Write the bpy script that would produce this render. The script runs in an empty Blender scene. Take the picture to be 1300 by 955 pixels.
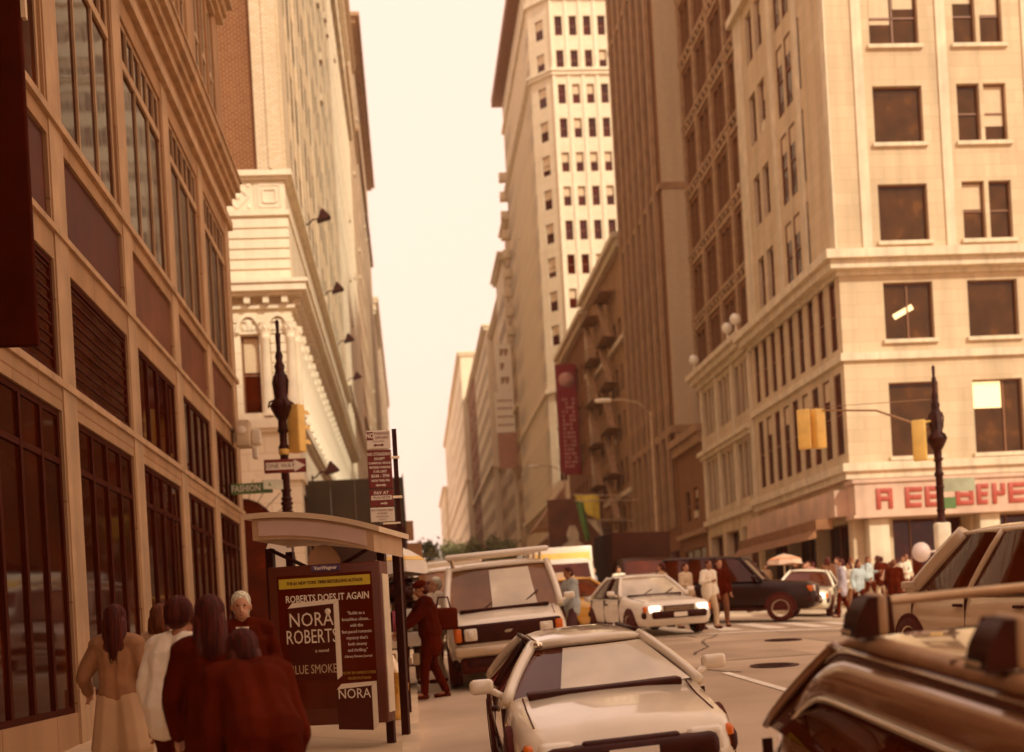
import bpy, bmesh, math, random
from mathutils import Vector, Matrix, Euler
random.seed(7)
R = math.radians
PI = math.pi
SC = bpy.context.scene
COL = SC.collection
GR = 0.044                       # the avenue climbs away from the camera
def gz(y): return GR * y
def cam_(x): return .24 * (1 - ((x - 6.8) / 6.8) ** 2) if 0 < x < 13.6 else 0.0     # crown of the carriageway
def rz(x, y): return GR * y + cam_(x)

# ------------------------------------------------------------------ materials
RAMP = [(0, (.085, .0080, .0006)), (.1, (.165, .042, .010)), (.25, (.34, .165, .070)), (.4, (.50, .315, .170)),
        (.6, (.68, .52, .335)), (.8, (.81, .70, .52)), (1, (.90, .83, .70))]
def S(l):
    for (a, ca), (b, cb) in zip(RAMP, RAMP[1:]):
        if l <= b:
            t = (l - a) / (b - a)
            return tuple(ca[i] + (cb[i] - ca[i]) * t for i in range(3))
    return RAMP[-1][1]
MATS = {}
def newmat(name):
    m = bpy.data.materials.new(name); m.use_nodes = True
    nt = m.node_tree; nt.nodes.clear()
    out = nt.nodes.new('ShaderNodeOutputMaterial'); b = nt.nodes.new('ShaderNodeBsdfPrincipled')
    nt.links.new(b.outputs[0], out.inputs[0])
    return m, nt, b
def scalec(c, k): return (min(1, c[0] * k), min(1, c[1] * k), min(1, c[2] * k), 1)
def mat(name, col, rough=.6, var=.14, scale=3.0, bump=0.0, spec=.4, metal=0.0, coat=0.0, streak=0.0, dirt=None):
    """weathered surface: two noises vary the colour, optional vertical streaks and bump"""
    if name in MATS: return MATS[name]
    if not isinstance(col, tuple): col = S(col)
    m, nt, b = newmat(name); N = nt.nodes.new; L = nt.links.new
    tc = N('ShaderNodeTexCoord')
    n1 = N('ShaderNodeTexNoise'); n1.inputs['Scale'].default_value = scale; n1.inputs['Detail'].default_value = 6
    L(tc.outputs['Object'], n1.inputs['Vector'])
    rp = N('ShaderNodeValToRGB'); rp.color_ramp.elements[0].position = .3; rp.color_ramp.elements[1].position = .7
    rp.color_ramp.elements[0].color = scalec(dirt, 1) if dirt else scalec(col, 1 - var * 1.4)
    rp.color_ramp.elements[1].color = scalec(col, 1 + var)
    L(n1.outputs['Fac'], rp.inputs['Fac'])
    last = rp.outputs['Color']
    if streak:
        mp = N('ShaderNodeMapping'); mp.inputs['Scale'].default_value = (2.2, 2.2, .12)
        L(tc.outputs['Object'], mp.inputs['Vector'])
        n2 = N('ShaderNodeTexNoise'); n2.inputs['Scale'].default_value = 1.6; n2.inputs['Detail'].default_value = 5
        L(mp.outputs['Vector'], n2.inputs['Vector'])
        mr = N('ShaderNodeMapRange'); mr.inputs['From Min'].default_value = .45; mr.inputs['From Max'].default_value = .75
        mr.inputs['To Min'].default_value = 0; mr.inputs['To Max'].default_value = streak
        L(n2.outputs['Fac'], mr.inputs['Value'])
        mx = N('ShaderNodeMixRGB'); mx.inputs['Color2'].default_value = scalec(col, .45)
        L(mr.outputs['Result'], mx.inputs['Fac']); L(last, mx.inputs['Color1']); last = mx.outputs['Color']
    L(last, b.inputs['Base Color'])
    b.inputs['Roughness'].default_value = rough; b.inputs['Metallic'].default_value = metal
    b.inputs['Specular IOR Level'].default_value = spec
    if coat: b.inputs['Coat Weight'].default_value = coat; b.inputs['Coat Roughness'].default_value = .06
    if bump:
        n3 = N('ShaderNodeTexNoise'); n3.inputs['Scale'].default_value = scale * 9; n3.inputs['Detail'].default_value = 4
        L(tc.outputs['Object'], n3.inputs['Vector'])
        bp = N('ShaderNodeBump'); bp.inputs['Strength'].default_value = bump; bp.inputs['Distance'].default_value = .02
        L(n3.outputs['Fac'], bp.inputs['Height']); L(bp.outputs['Normal'], b.inputs['Normal'])
    MATS[name] = m
    return m
def brick(name, c1, c2, cm, w=.22, h=.075, mortar=.012, rough=.85, bump=.5, offset=.5, streak=.25):
    """coursed masonry; u runs along x+y so that it works on walls along either axis"""
    if name in MATS: return MATS[name]
    m, nt, b = newmat(name); N = nt.nodes.new; L = nt.links.new
    tc = N('ShaderNodeTexCoord'); sp = N('ShaderNodeSeparateXYZ'); L(tc.outputs['Object'], sp.inputs[0])
    ad = N('ShaderNodeMath'); L(sp.outputs['X'], ad.inputs[0]); L(sp.outputs['Y'], ad.inputs[1])
    cb = N('ShaderNodeCombineXYZ'); L(ad.outputs[0], cb.inputs['X']); L(sp.outputs['Z'], cb.inputs['Y'])
    bt = N('ShaderNodeTexBrick'); bt.inputs['Scale'].default_value = 1
    bt.inputs['Brick Width'].default_value = w; bt.inputs['Row Height'].default_value = h
    bt.inputs['Mortar Size'].default_value = mortar; bt.inputs['Mortar Smooth'].default_value = .2; bt.offset = offset
    for k, c in (('Color1', c1), ('Color2', c2), ('Mortar', cm)):
        bt.inputs[k].default_value = scalec(S(c) if not isinstance(c, tuple) else c, 1)
    L(cb.outputs[0], bt.inputs['Vector'])
    mp = N('ShaderNodeMapping'); mp.inputs['Scale'].default_value = (1.2, 1.2, .15); L(tc.outputs['Object'], mp.inputs['Vector'])
    n2 = N('ShaderNodeTexNoise'); n2.inputs['Scale'].default_value = 1.1; n2.inputs['Detail'].default_value = 6
    L(mp.outputs['Vector'], n2.inputs['Vector'])
    mr = N('ShaderNodeMapRange'); mr.inputs['From Min'].default_value = .42; mr.inputs['From Max'].default_value = .78
    mr.inputs['To Max'].default_value = streak; L(n2.outputs['Fac'], mr.inputs['Value'])
    mx = N('ShaderNodeMixRGB'); mx.inputs['Color2'].default_value = scalec(S(c1) if not isinstance(c1, tuple) else c1, .4)
    L(mr.outputs['Result'], mx.inputs['Fac']); L(bt.outputs['Color'], mx.inputs['Color1']); L(mx.outputs['Color'], b.inputs['Base Color'])
    b.inputs['Roughness'].default_value = rough; b.inputs['Specular IOR Level'].default_value = .25
    bp = N('ShaderNodeBump'); bp.inputs['Strength'].default_value = bump; bp.inputs['Distance'].default_value = .01; bp.invert = True
    L(bt.outputs['Fac'], bp.inputs['Height']); L(bp.outputs['Normal'], b.inputs['Normal'])
    MATS[name] = m
    return m
def glass(name, col, rough=.04, ior=1.45):
    if name in MATS: return MATS[name]
    m, nt, b = newmat(name); N = nt.nodes.new; L = nt.links.new
    tc = N('ShaderNodeTexCoord'); n = N('ShaderNodeTexNoise'); n.inputs['Scale'].default_value = 1.3; n.inputs['Detail'].default_value = 3
    oi = N('ShaderNodeObjectInfo'); va = N('ShaderNodeVectorMath'); va.operation = 'MULTIPLY_ADD'; va.inputs[1].default_value = (1, 1, 1)
    vs_ = N('ShaderNodeVectorMath'); vs_.operation = 'SCALE'; vs_.inputs[0].default_value = (37, 53, 71); L(oi.outputs['Random'], vs_.inputs['Scale'])
    L(tc.outputs['Object'], va.inputs[0]); L(vs_.outputs[0], va.inputs[2]); L(va.outputs[0], n.inputs['Vector'])
    rp = N('ShaderNodeValToRGB'); rp.color_ramp.elements[0].position = .3; rp.color_ramp.elements[1].position = .72
    rp.color_ramp.elements[0].color = scalec(col, .55); rp.color_ramp.elements[1].color = scalec(col, 1.5)
    e2 = rp.color_ramp.elements.new(.6); e2.color = scalec(col, .9)
    L(n.outputs['Fac'], rp.inputs['Fac']); L(rp.outputs['Color'], b.inputs['Base Color'])
    b.inputs['Roughness'].default_value = rough; b.inputs['IOR'].default_value = ior
    n4 = N('ShaderNodeTexNoise'); n4.inputs['Scale'].default_value = .8; L(va.outputs[0], n4.inputs['Vector'])
    bp = N('ShaderNodeBump'); bp.inputs['Strength'].default_value = .10; bp.inputs['Distance'].default_value = .05
    L(n4.outputs['Fac'], bp.inputs['Height']); L(bp.outputs['Normal'], b.inputs['Normal'])
    MATS[name] = m
    return m
def hairmat(name, c):
    m, nt, b = newmat(name); N = nt.nodes.new; L = nt.links.new
    tc = N('ShaderNodeTexCoord'); mp = N('ShaderNodeMapping'); mp.inputs['Scale'].default_value = (90, 90, 5); L(tc.outputs['Object'], mp.inputs['Vector'])
    n = N('ShaderNodeTexNoise'); n.inputs['Scale'].default_value = 1; n.inputs['Detail'].default_value = 4; L(mp.outputs[0], n.inputs['Vector'])
    rp = N('ShaderNodeValToRGB'); rp.color_ramp.elements[0].position = .35; rp.color_ramp.elements[1].position = .7
    rp.color_ramp.elements[0].color = scalec(S(c), .4); rp.color_ramp.elements[1].color = scalec(S(c), 1.6)
    L(n.outputs['Fac'], rp.inputs['Fac']); L(rp.outputs['Color'], b.inputs['Base Color']); b.inputs['Roughness'].default_value = .5; b.inputs['Specular IOR Level'].default_value = .25
    bp = N('ShaderNodeBump'); bp.inputs['Strength'].default_value = .9; bp.inputs['Distance'].default_value = .01; L(n.outputs['Fac'], bp.inputs['Height']); L(bp.outputs['Normal'], b.inputs['Normal'])
    return m
def emit(name, col, s):
    if name in MATS: return MATS[name]
    m, nt, b = newmat(name)
    b.inputs['Base Color'].default_value = scalec(col, 1); b.inputs['Emission Color'].default_value = scalec(col, 1)
    b.inputs['Emission Strength'].default_value = s
    MATS[name] = m
    return m

M_NGLASS = glass('near_glass', (.05, .006, .0006), .05, 1.18); M_GLASS = glass('window_glass', S(.0), .04, 1.4); M_GLASSB = glass('brown_glass', (.10, .036, .008), .05, 1.35); M_SHOP = glass('shop_glass', S(.0), .03, 1.4)
M_BLIND = mat('window_blind', .56, .7, .06); M_FRAME = mat('window_frame', .16, .5, .1); M_FRAMEL = mat('pale_frame', .62, .5, .1)
M_LSTONE = brick('near_limestone', .37, .33, .22, 1.7, 1.15, .014, .75, .35, .5, .6)
M_LTRIM = mat('near_trim', .41, .7, .16, 1.5, .2, streak=.5)
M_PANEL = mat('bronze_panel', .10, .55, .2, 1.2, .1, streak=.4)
M_STONE = brick('pale_limestone', .78, .72, .50, 1.25, .62, .012, .75, .5, .5, .22)
M_TRIM = mat('pale_trim', .76, .7, .1, 1.2, .15, streak=.2)
M_BRICKL = brick('buff_brick', .72, .60, .46, .24, .085, .012)
M_BRICKD = brick('red_brick', .13, .08, .30, .24, .085, .014)
M_CREAM = brick('cream_masonry', .60, .54, .42, 1.4, .5, .008, .8, .3, .5, .5)
M_CREAMT = mat('cream_trim', .68, .75, .12, 1.0, .15, streak=.45)
M_DBRICK = brick('umber_brick', .21, .15, .26, .24, .085, .012); M_DTRIM = mat('umber_trim', .32, .75, .15, 1.0, .15, streak=.3)
M_BROWNB = brick('brown_brick', .33, .25, .34, .24, .085, .012); M_TAN = brick('tan_brick', .62, .55, .5, .24, .085, .012); M_TANT = mat('tan_trim', .58, .75, .12, 1.0, .15, streak=.3)
M_WHITE = mat('white_paint', 1.0, .3, .04, 2.0, coat=.6); M_DARK = mat('dark_metal', (.05, .0065, .0006), .5, .25, 6.0, spec=.2); M_BLACK = mat('black_rubber', 0.0, .85, .2, 8.0, spec=.15)
M_STEEL = mat('steel', .62, .3, .1, 6.0, metal=.7); M_CHROME = mat('chrome', .85, .12, .03, metal=.9)
M_YEL = mat('signal_yellow', (.92, .60, .16), .45, .1); M_RED = mat('sign_red', (.42, .05, .03), .5, .08); M_SIGNW = mat('sign_white', .95, .5, .05)
M_MAROON = mat('sign_maroon', (.20, .018, .008), .5, .06); M_GREEN = mat('sign_green', (.13, .22, .07), .5, .1)
M_INK = mat('sign_ink', .03, .6, .05); M_AMBER = mat('amber_lens', (.75, .16, .01), .2, .05); M_LENS = mat('lamp_lens', .9, .08, .04, coat=1)

# ------------------------------------------------------------------ mesh builder
class MB:
    def __init__(s): s.v = []; s.f = []; s.m = []; s.sm = []
    def add(s, vs, fs, mi=0, smooth=False):
        b = len(s.v); s.v += [tuple(v) for v in vs]
        for f in fs: s.f.append(tuple(b + i for i in f)); s.m.append(mi); s.sm.append(smooth)
    def box(s, x0, y0, z0, x1, y1, z1, mi=0, M=None):
        if x0 > x1: x0, x1 = x1, x0
        if y0 > y1: y0, y1 = y1, y0
        if z0 > z1: z0, z1 = z1, z0
        vs = [(x0, y0, z0), (x1, y0, z0), (x1, y1, z0), (x0, y1, z0), (x0, y0, z1), (x1, y0, z1), (x1, y1, z1), (x0, y1, z1)]
        if M is not None: vs = [M @ Vector(v) for v in vs]
        s.add(vs, [(0, 3, 2, 1), (4, 5, 6, 7), (0, 1, 5, 4), (1, 2, 6, 5), (2, 3, 7, 6), (3, 0, 4, 7)], mi)
    def rbox(s, x0, y0, z0, x1, y1, z1, r=.03, mi=0, M=None, seg=2):
        bm = bmesh.new(); bmesh.ops.create_cube(bm, size=1)
        for v in bm.verts: v.co = Vector(((x0 + x1) / 2 + v.co.x * abs(x1 - x0), (y0 + y1) / 2 + v.co.y * abs(y1 - y0), (z0 + z1) / 2 + v.co.z * abs(z1 - z0)))
        r = min(r, .49 * min(abs(x1 - x0), abs(y1 - y0), abs(z1 - z0)))
        bmesh.ops.bevel(bm, geom=bm.edges[:], offset=r, segments=seg, affect='EDGES', profile=.5)
        s.bm(bm, mi, M, seg > 1)
    def bm(s, bm, mi=0, M=None, smooth=False):
        bm.verts.index_update()
        vs = [(M @ v.co) if M is not None else v.co.copy() for v in bm.verts]
        s.add(vs, [[v.index for v in f.verts] for f in bm.faces], mi, smooth); bm.free()
    def cyl(s, p0, p1, r0, r1=None, n=12, mi=0, cap=True, smooth=True):
        r1 = r0 if r1 is None else r1
        p0, p1 = Vector(p0), Vector(p1); d = (p1 - p0).normalized()
        a = d.orthogonal().normalized(); b = d.cross(a)
        vs = []
        for p, r in ((p0, r0), (p1, r1)):
            for i in range(n):
                t = 2 * PI * i / n; vs.append(p + a * math.cos(t) * r + b * math.sin(t) * r)
        s.add(vs, [(i, (i + 1) % n, n + (i + 1) % n, n + i) for i in range(n)], mi, smooth)
        if cap: s.add(vs, [tuple(range(n - 1, -1, -1)), tuple(range(n, 2 * n))], mi)
    def tube(s, pts, r, n=8, mi=0):
        rs = r if isinstance(r, (list, tuple)) else [r] * len(pts)
        pts = [Vector(p) for p in pts]; vs = []; a = None
        for i, p in enumerate(pts):
            d = (pts[min(i + 1, len(pts) - 1)] - pts[max(i - 1, 0)]).normalized()
            a = d.orthogonal().normalized() if a is None else (a - d * a.dot(d)).normalized()
            b = d.cross(a)
            for k in range(n):
                t = 2 * PI * k / n; vs.append(p + (a * math.cos(t) + b * math.sin(t)) * rs[i])
        fs = []
        for i in range(len(pts) - 1):
            for k in range(n): fs.append((i * n + k, i * n + (k + 1) % n, (i + 1) * n + (k + 1) % n, (i + 1) * n + k))
        fs += [tuple(range(n - 1, -1, -1)), tuple(range((len(pts) - 1) * n, len(pts) * n))]
        s.add(vs, fs, mi, True)
    def lathe(s, prof, o=(0, 0, 0), n=16, mi=0, axis='z', smooth=True):
        vs = []
        for r, h in prof:
            for k in range(n):
                t = 2 * PI * k / n; x, y = r * math.cos(t), r * math.sin(t)
                p = (x, y, h) if axis == 'z' else ((x, h, y) if axis == 'y' else (h, x, y))
                vs.append((o[0] + p[0], o[1] + p[1], o[2] + p[2]))
        fs = []
        for i in range(len(prof) - 1):
            for k in range(n): fs.append((i * n + k, i * n + (k + 1) % n, (i + 1) * n + (k + 1) % n, (i + 1) * n + k))
        s.add(vs, fs, mi, smooth)
    def ell(s, c, r, mi=0, n=14, M=None):
        bm = bmesh.new(); bmesh.ops.create_uvsphere(bm, u_segments=n, v_segments=max(6, n * 2 // 3), radius=1)
        for v in bm.verts: v.co = Vector((c[0] + v.co.x * r[0], c[1] + v.co.y * r[1], c[2] + v.co.z * r[2]))
        s.bm(bm, mi, M, True)
    def prism(s, poly, t0, t1, plane='xz', mi=0, smooth=False):
        """polygon in a plane pulled to a thickness along the third axis"""
        n = len(poly)
        def P(a, b, t): return {'xz': (a, t, b), 'yz': (t, a, b), 'xy': (a, b, t)}[plane]
        vs = [P(a, b, t0) for a, b in poly] + [P(a, b, t1) for a, b in poly]
        s.add(vs, [tuple(range(n)), tuple(range(2 * n - 1, n - 1, -1))], mi)
        s.add(vs, [(i, n + i, n + (i + 1) % n, (i + 1) % n) for i in range(n)], mi, smooth)
    def mesh(s, name, mats):
        me = bpy.data.meshes.new(name); me.from_pydata(s.v, [], s.f)
        for m in (mats if isinstance(mats, (list, tuple)) else [mats]): me.materials.append(m)
        me.polygons.foreach_set('material_index', s.m); me.polygons.foreach_set('use_smooth', s.sm)
        me.update()
        return me
    def build(s, name, mats, parent=None, world=False, fix=True):
        if not s.v: return None
        if parent is not None and world:
            l = parent.location; s.v = [(x - l.x, y - l.y, z - l.z) for x, y, z in s.v]
        me = s.mesh(name, mats)
        if fix:
            bm = bmesh.new(); bm.from_mesh(me); bmesh.ops.recalc_face_normals(bm, faces=bm.faces[:]); bm.to_mesh(me); bm.free()
        return link(name, me, parent)
def link(name, me, parent=None, M=None):
    o = bpy.data.objects.new(name, me); COL.objects.link(o)
    if parent is not None: o.parent = parent
    if M is not None: o.matrix_local = M
    return o
def tag(o, label=None, cat=None, group=None, kind=None):
    for k, v in (('label', label), ('category', cat), ('group', group), ('kind', kind)):
        if v: o[k] = v
    return o
def thing(name, label, cat, loc=(0, 0, 0), rot=0, group=None, tilt=False, roll=0.0):
    o = bpy.data.objects.new(name, None); COL.objects.link(o); o.empty_display_size = .2
    if tilt: o.matrix_world = Matrix.Translation(loc) @ Matrix.Rotation(math.atan(GR), 4, 'X') @ Matrix.Rotation(-roll, 4, 'Y') @ Matrix.Rotation(rot, 4, 'Z')
    else: o.location = loc; o.rotation_euler = (0, 0, rot)
    return tag(o, label, cat, group)
def copy_tree(o, parent=None):
    kids = list(o.children); c = o.copy(); COL.objects.link(c)
    if parent is not None: c.parent = parent
    for k in kids: copy_tree(k, c)
    return c
def bake(o, name):
    """apply an object's modifiers without operators"""
    bpy.context.view_layer.update()
    me = bpy.data.meshes.new_from_object(o.evaluated_get(bpy.context.evaluated_depsgraph_get()))
    me.name = name
    return me
TXT = {}
def text(parent, s, size, M, m, name='lettering', sx=1.0, align='CENTER', ext=.0015, bold=0.0):
    """words as a flat mesh: local x along the line, z up, facing -y"""
    k = (s, size, sx, align, bold, m.name)
    if k not in TXT:
        cu = bpy.data.curves.new('lettering', 'FONT'); cu.body = s; cu.size = size; cu.align_x = align; cu.align_y = 'CENTER'
        cu.extrude = ext; cu.offset = bold; cu.resolution_u = 2
        o = bpy.data.objects.new('lettering', cu); COL.objects.link(o)
        me = bake(o, 'lettering'); bpy.data.objects.remove(o)
        me.transform(Matrix.Rotation(PI / 2, 4, 'X') @ Matrix.Diagonal((sx, 1, 1, 1)))
        me.materials.clear(); me.materials.append(m)
        TXT[k] = me
    return link(name, TXT[k], parent, M)
T = Matrix.Translation
def RZ(a): return Matrix.Rotation(a, 4, 'Z')

# ------------------------------------------------------------------ the setting
M_ROAD = mat('asphalt', (.56, .43, .30), .75, .16, .35, .3, .3, dirt=(.38, .275, .185)); M_WALK = brick('pavement_slabs', .56, .50, .36, 1.5, 1.5, .02, .85, .2, 0, .3)
M_KERB = mat('kerb_stone', .6, .8, .12, 2); M_LINE = mat('road_paint', .95, .7, .1, 3)
def sheet(name, x0, y0, x1, y1, dz, m, ny=1):
    b = MB()
    for i in range(ny):
        a, c = y0 + (y1 - y0) * i / ny, y0 + (y1 - y0) * (i + 1) / ny
        b.add([(x0, a, gz(a) + dz), (x1, a, gz(a) + dz), (x1, c, gz(c) + dz), (x0, c, gz(c) + dz)], [(0, 1, 2, 3)])
    return tag(b.build(name, m, fix=False), kind='structure')
def slab(name, x0, y0, x1, y1, h, m, kerb):
    b = MB()
    def q(xa, ya, xb, yb, hh, mi):
        vs = [(x, y, gz(y) + z) for z in (-.1, hh) for x, y in ((xa, ya), (xb, ya), (xb, yb), (xa, yb))]
        b.add(vs, [(0, 3, 2, 1), (4, 5, 6, 7), (0, 1, 5, 4), (1, 2, 6, 5), (2, 3, 7, 6), (3, 0, 4, 7)], mi)
    k = .18
    if kerb == 'R': q(x0, y0, x1 - k, y1, h, 0); q(x1 - k, y0, x1, y1, h + .003, 1)
    else: q(x0 + k, y0, x1, y1, h, 0); q(x0, y0, x0 + k, y1, h + .003, 1)
    return tag(b.build(name, [m, M_KERB]), kind='structure')
sheet('ground', -600, -90, 700, 630, -.02, M_WALK)
b = MB(); xs = [13.6 * i / 24 for i in range(25)]
for y0, y1 in ((-60, 31), (31, 41), (41, 140), (140, 400), (400, 630)):
    for xa, xb in zip(xs, xs[1:]): b.add([(xa, y0, rz(xa, y0)), (xb, y0, rz(xb, y0)), (xb, y1, rz(xb, y1)), (xa, y1, rz(xa, y1))], [(0, 1, 2, 3)], 0, True)
tag(b.build('road', M_ROAD, fix=False), kind='structure')
sheet('cross_road', -120, 31.4, -.02, 40.6, .004, M_ROAD); sheet('cross_road', 13.62, 31.4, 160, 42.6, .004, M_ROAD)
slab('pavement', -3.9, -60, 0, 31.4, .13, M_WALK, 'R'); slab('pavement', -3.9, 40.6, 0, 620, .13, M_WALK, 'R')
slab('pavement', 13.6, -60, 17.8, 31.4, .13, M_WALK, 'L'); slab('pavement', 13.6, 42.6, 17.8, 620, .13, M_WALK, 'L')
slab('pavement', -60, 24, -3.92, 31.4, .13, M_WALK, 'R'); slab('pavement', -60, 40.6, -3.92, 46, .13, M_WALK, 'R'); slab('pavement', 17.82, 42.6, 90, 47, .13, M_WALK, 'L')
b = MB()
def mark(x0, y0, x1, y1, dz=.009):
    n = max(1, int((x1 - x0) / .3))
    for i in range(n):
        xa, xb = x0 + (x1 - x0) * i / n, x0 + (x1 - x0) * (i + 1) / n
        b.add([(xa, y0, rz(xa, y0) + dz), (xb, y0, rz(xb, y0) + dz), (xb, y1, rz(xb, y1) + dz), (xa, y1, rz(xa, y1) + dz)], [(0, 1, 2, 3)])
for i in range(12): mark(.7 + i * 1.1, 27.6, 1.25 + i * 1.1, 30.6)
for x in (4.5, 9.0):
    for y in list(range(-10, 26, 6)) + list(range(46, 200, 6)): mark(x - .06, y, x + .06, y + 3)
for x in (2.75,):
    for y in range(-6, 27, 9): mark(x - .05, y, x + .05, y + .9)
mark(.5, 26.4, 13.2, 26.75)
tag(b.build('road_marking', M_LINE, fix=False), kind='structure')
b = MB(); rp = random.Random(8)                              # tar seams
for i in range(14):
    x, y = rp.uniform(.8, 12.8), rp.uniform(1, 40); dx = rp.uniform(-.25, .25) if i % 2 else rp.uniform(.5, .9)
    for k in range(14):
        x2, y2 = x + dx * rp.uniform(.2, 1.2), y + (rp.uniform(.25, .6) if i % 2 else rp.uniform(-.1, .12))
        if not (.2 < x2 < 13.4): break
        w_ = rp.uniform(.012, .03); nx_, ny_ = (y2 - y), -(x2 - x); l_ = math.hypot(nx_, ny_); nx_, ny_ = nx_ / l_ * w_, ny_ / l_ * w_
        b.add([(px, py, rz(px, py) + .0075) for px, py in ((x + nx_, y + ny_), (x2 + nx_, y2 + ny_), (x2 - nx_, y2 - ny_), (x - nx_, y - ny_))], [(0, 1, 2, 3)])
        x, y = x2, y2
tag(b.build('road', mat('tar', (.10, .055, .025), .5, .2), fix=False), kind='structure')
# patches, joints and iron covers in the carriageway
b = MB(); rp = random.Random(4)
for i in range(16):
    x, y, w, l = rp.uniform(3.6, 12.6), rp.uniform(1, 60), rp.uniform(.6, 1.8), rp.uniform(1.5, 5)
    if 31 < y < 42: continue
    mark(x, y, x + w, y + l, .0045 + i * .00012)
tag(b.build('road', mat('asphalt_patch', (.42, .31, .21), .85, .12, 1.5, .2), fix=False), kind='structure')
for i, (x, y) in enumerate(((5.4, 17.5), (7.3, 23.0))):
    b = MB(); b.lathe([(0, .012), (.28, .012), (.29, .02), (.36, .02), (.37, .006)], n=24)
    for a in range(6): b.box(-.24, -.21 + a * .075, .012, .24, -.18 + a * .075, .017)
    o = b.build('manhole_cover', M_DARK); o.location = (x, y, rz(x, y)); o.rotation_euler = (math.atan(GR), 0, 0)
    tag(o, ['round iron manhole cover in the road to the right of the pale van', 'round iron manhole cover in the road beyond the white car'][i], 'manhole cover')

# ------------------------------------------------------------------ buildings
CAMP = Vector((0, 0, 1.77))
WINC = {}
def winmb(kind, w, h):
    k = (kind, round(w, 2), round(h, 2))
    if k in WINC: return WINC[k]
    b = MB(); f = .055; pale = kind[0] == 'p'; gm = 5 if kind[0] == 'c' else 1; kd = kind.lstrip('pc')
    fi = 3 if pale else 0
    def bar(x0, z0, x1, z1, y0=-.05, y1=.03): b.box(x0, y0, z0, x1, y1, z1, fi)
    bar(0, 0, f, h); bar(w - f, 0, w, h); bar(f, 0, w - f, f); bar(f, h - f, w - f, h)
    b.box(f, 0, f, w - f, .02, h - f, gm)
    if kd[0] == 's':
        bar(f, h * .5 - .03, w - f, h * .5 + .03)
        fr = {'s': 0, 's1': .46, 's2': .72, 's3': .25, 's4': .3}[kd]
        if kd == 's4': b.box(w * .2, -.22, f, w * .8, -.02, .48, 3)
        if fr: b.box(f + .02, -.004, h - f - (h - 2 * f) * fr, w - f - .02, -.001, h - f - .01, 2)
    elif kd[0] == 'm':                                        # wide light with transom and uprights
        n = int(kd[1]) if len(kd) > 1 else 3
        for i in range(1, n): bar(w * i / n - .025, f, w * i / n + .025, h - f)
        bar(f, h * .76, w - f, h * .76 + .06)
    elif kd[0] == 'v':
        n = int(kd[1])
        for i in range(1, n): bar(w * i / n - .03, f, w * i / n + .03, h - f)
    elif kd[0] == 'w':                                        # wide window with paired pale blinds
        bar(w * .5 - .035, f, w * .5 + .035, h - f); bar(f, h * .5 - .03, w - f, h * .5 + .03)
        fr = {'w': 0, 'w1': .42, 'w2': .2, 'w3': .6}[kd]
        if fr:
            for a, c, q_ in ((f + .05, w * .5 - .08, 1), (w * .5 + .08, w - f - .05, .55 if kd == 'w3' else 1.12)): b.box(a, -.004, h * (1 - fr * q_), c, -.001, h - f - .02, 2)
    elif kd[0] == 'l':                                        # louvres
        n = int(h / .12)
        for i in range(n): b.box(f, -.03, f + i * .12, w - f, .0, f + i * .12 + .05, 0)
    elif kd[0] == 't':                                        # a lit strip light hangs inside
        bar(w * .5 - .03, f, w * .5 + .03, h - f)
        M = T((w * .42, -.006, h * .5)) @ Matrix.Rotation(R(-27), 4, 'Y')
        b.box(-w * .22, -.002, -.11, w * .22, .002, .11, 4, M); b.box(f, -.004, f, w - f, -.001, h * .25, 5)
    elif kd[0] == 'y':                                        # lit room behind a pale shade
        bar(w * .62, f, w * .62 + .07, h - f)
        b.box(f + .02, -.004, h * .62, w * .6, -.001, h - f - .01, 4); b.box(f + .02, -.004, h * .25, w * .6, -.001, h * .61, 5)
    me = b.mesh('window', [M_FRAME, M_GLASS, M_BLIND, M_FRAMEL, M_GLOW, M_GLASSB])
    WINC[k] = (b, me)
    return WINC[k]
M_PANELSH = mat('shaded_bronze_panel', .0, .55, .2, 1.2, .1, streak=.4); M_GLOW = emit('room_light', (.80, .56, .26), .8)  # first one: bronze panel copy with the near bays' shadow in its colour
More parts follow.
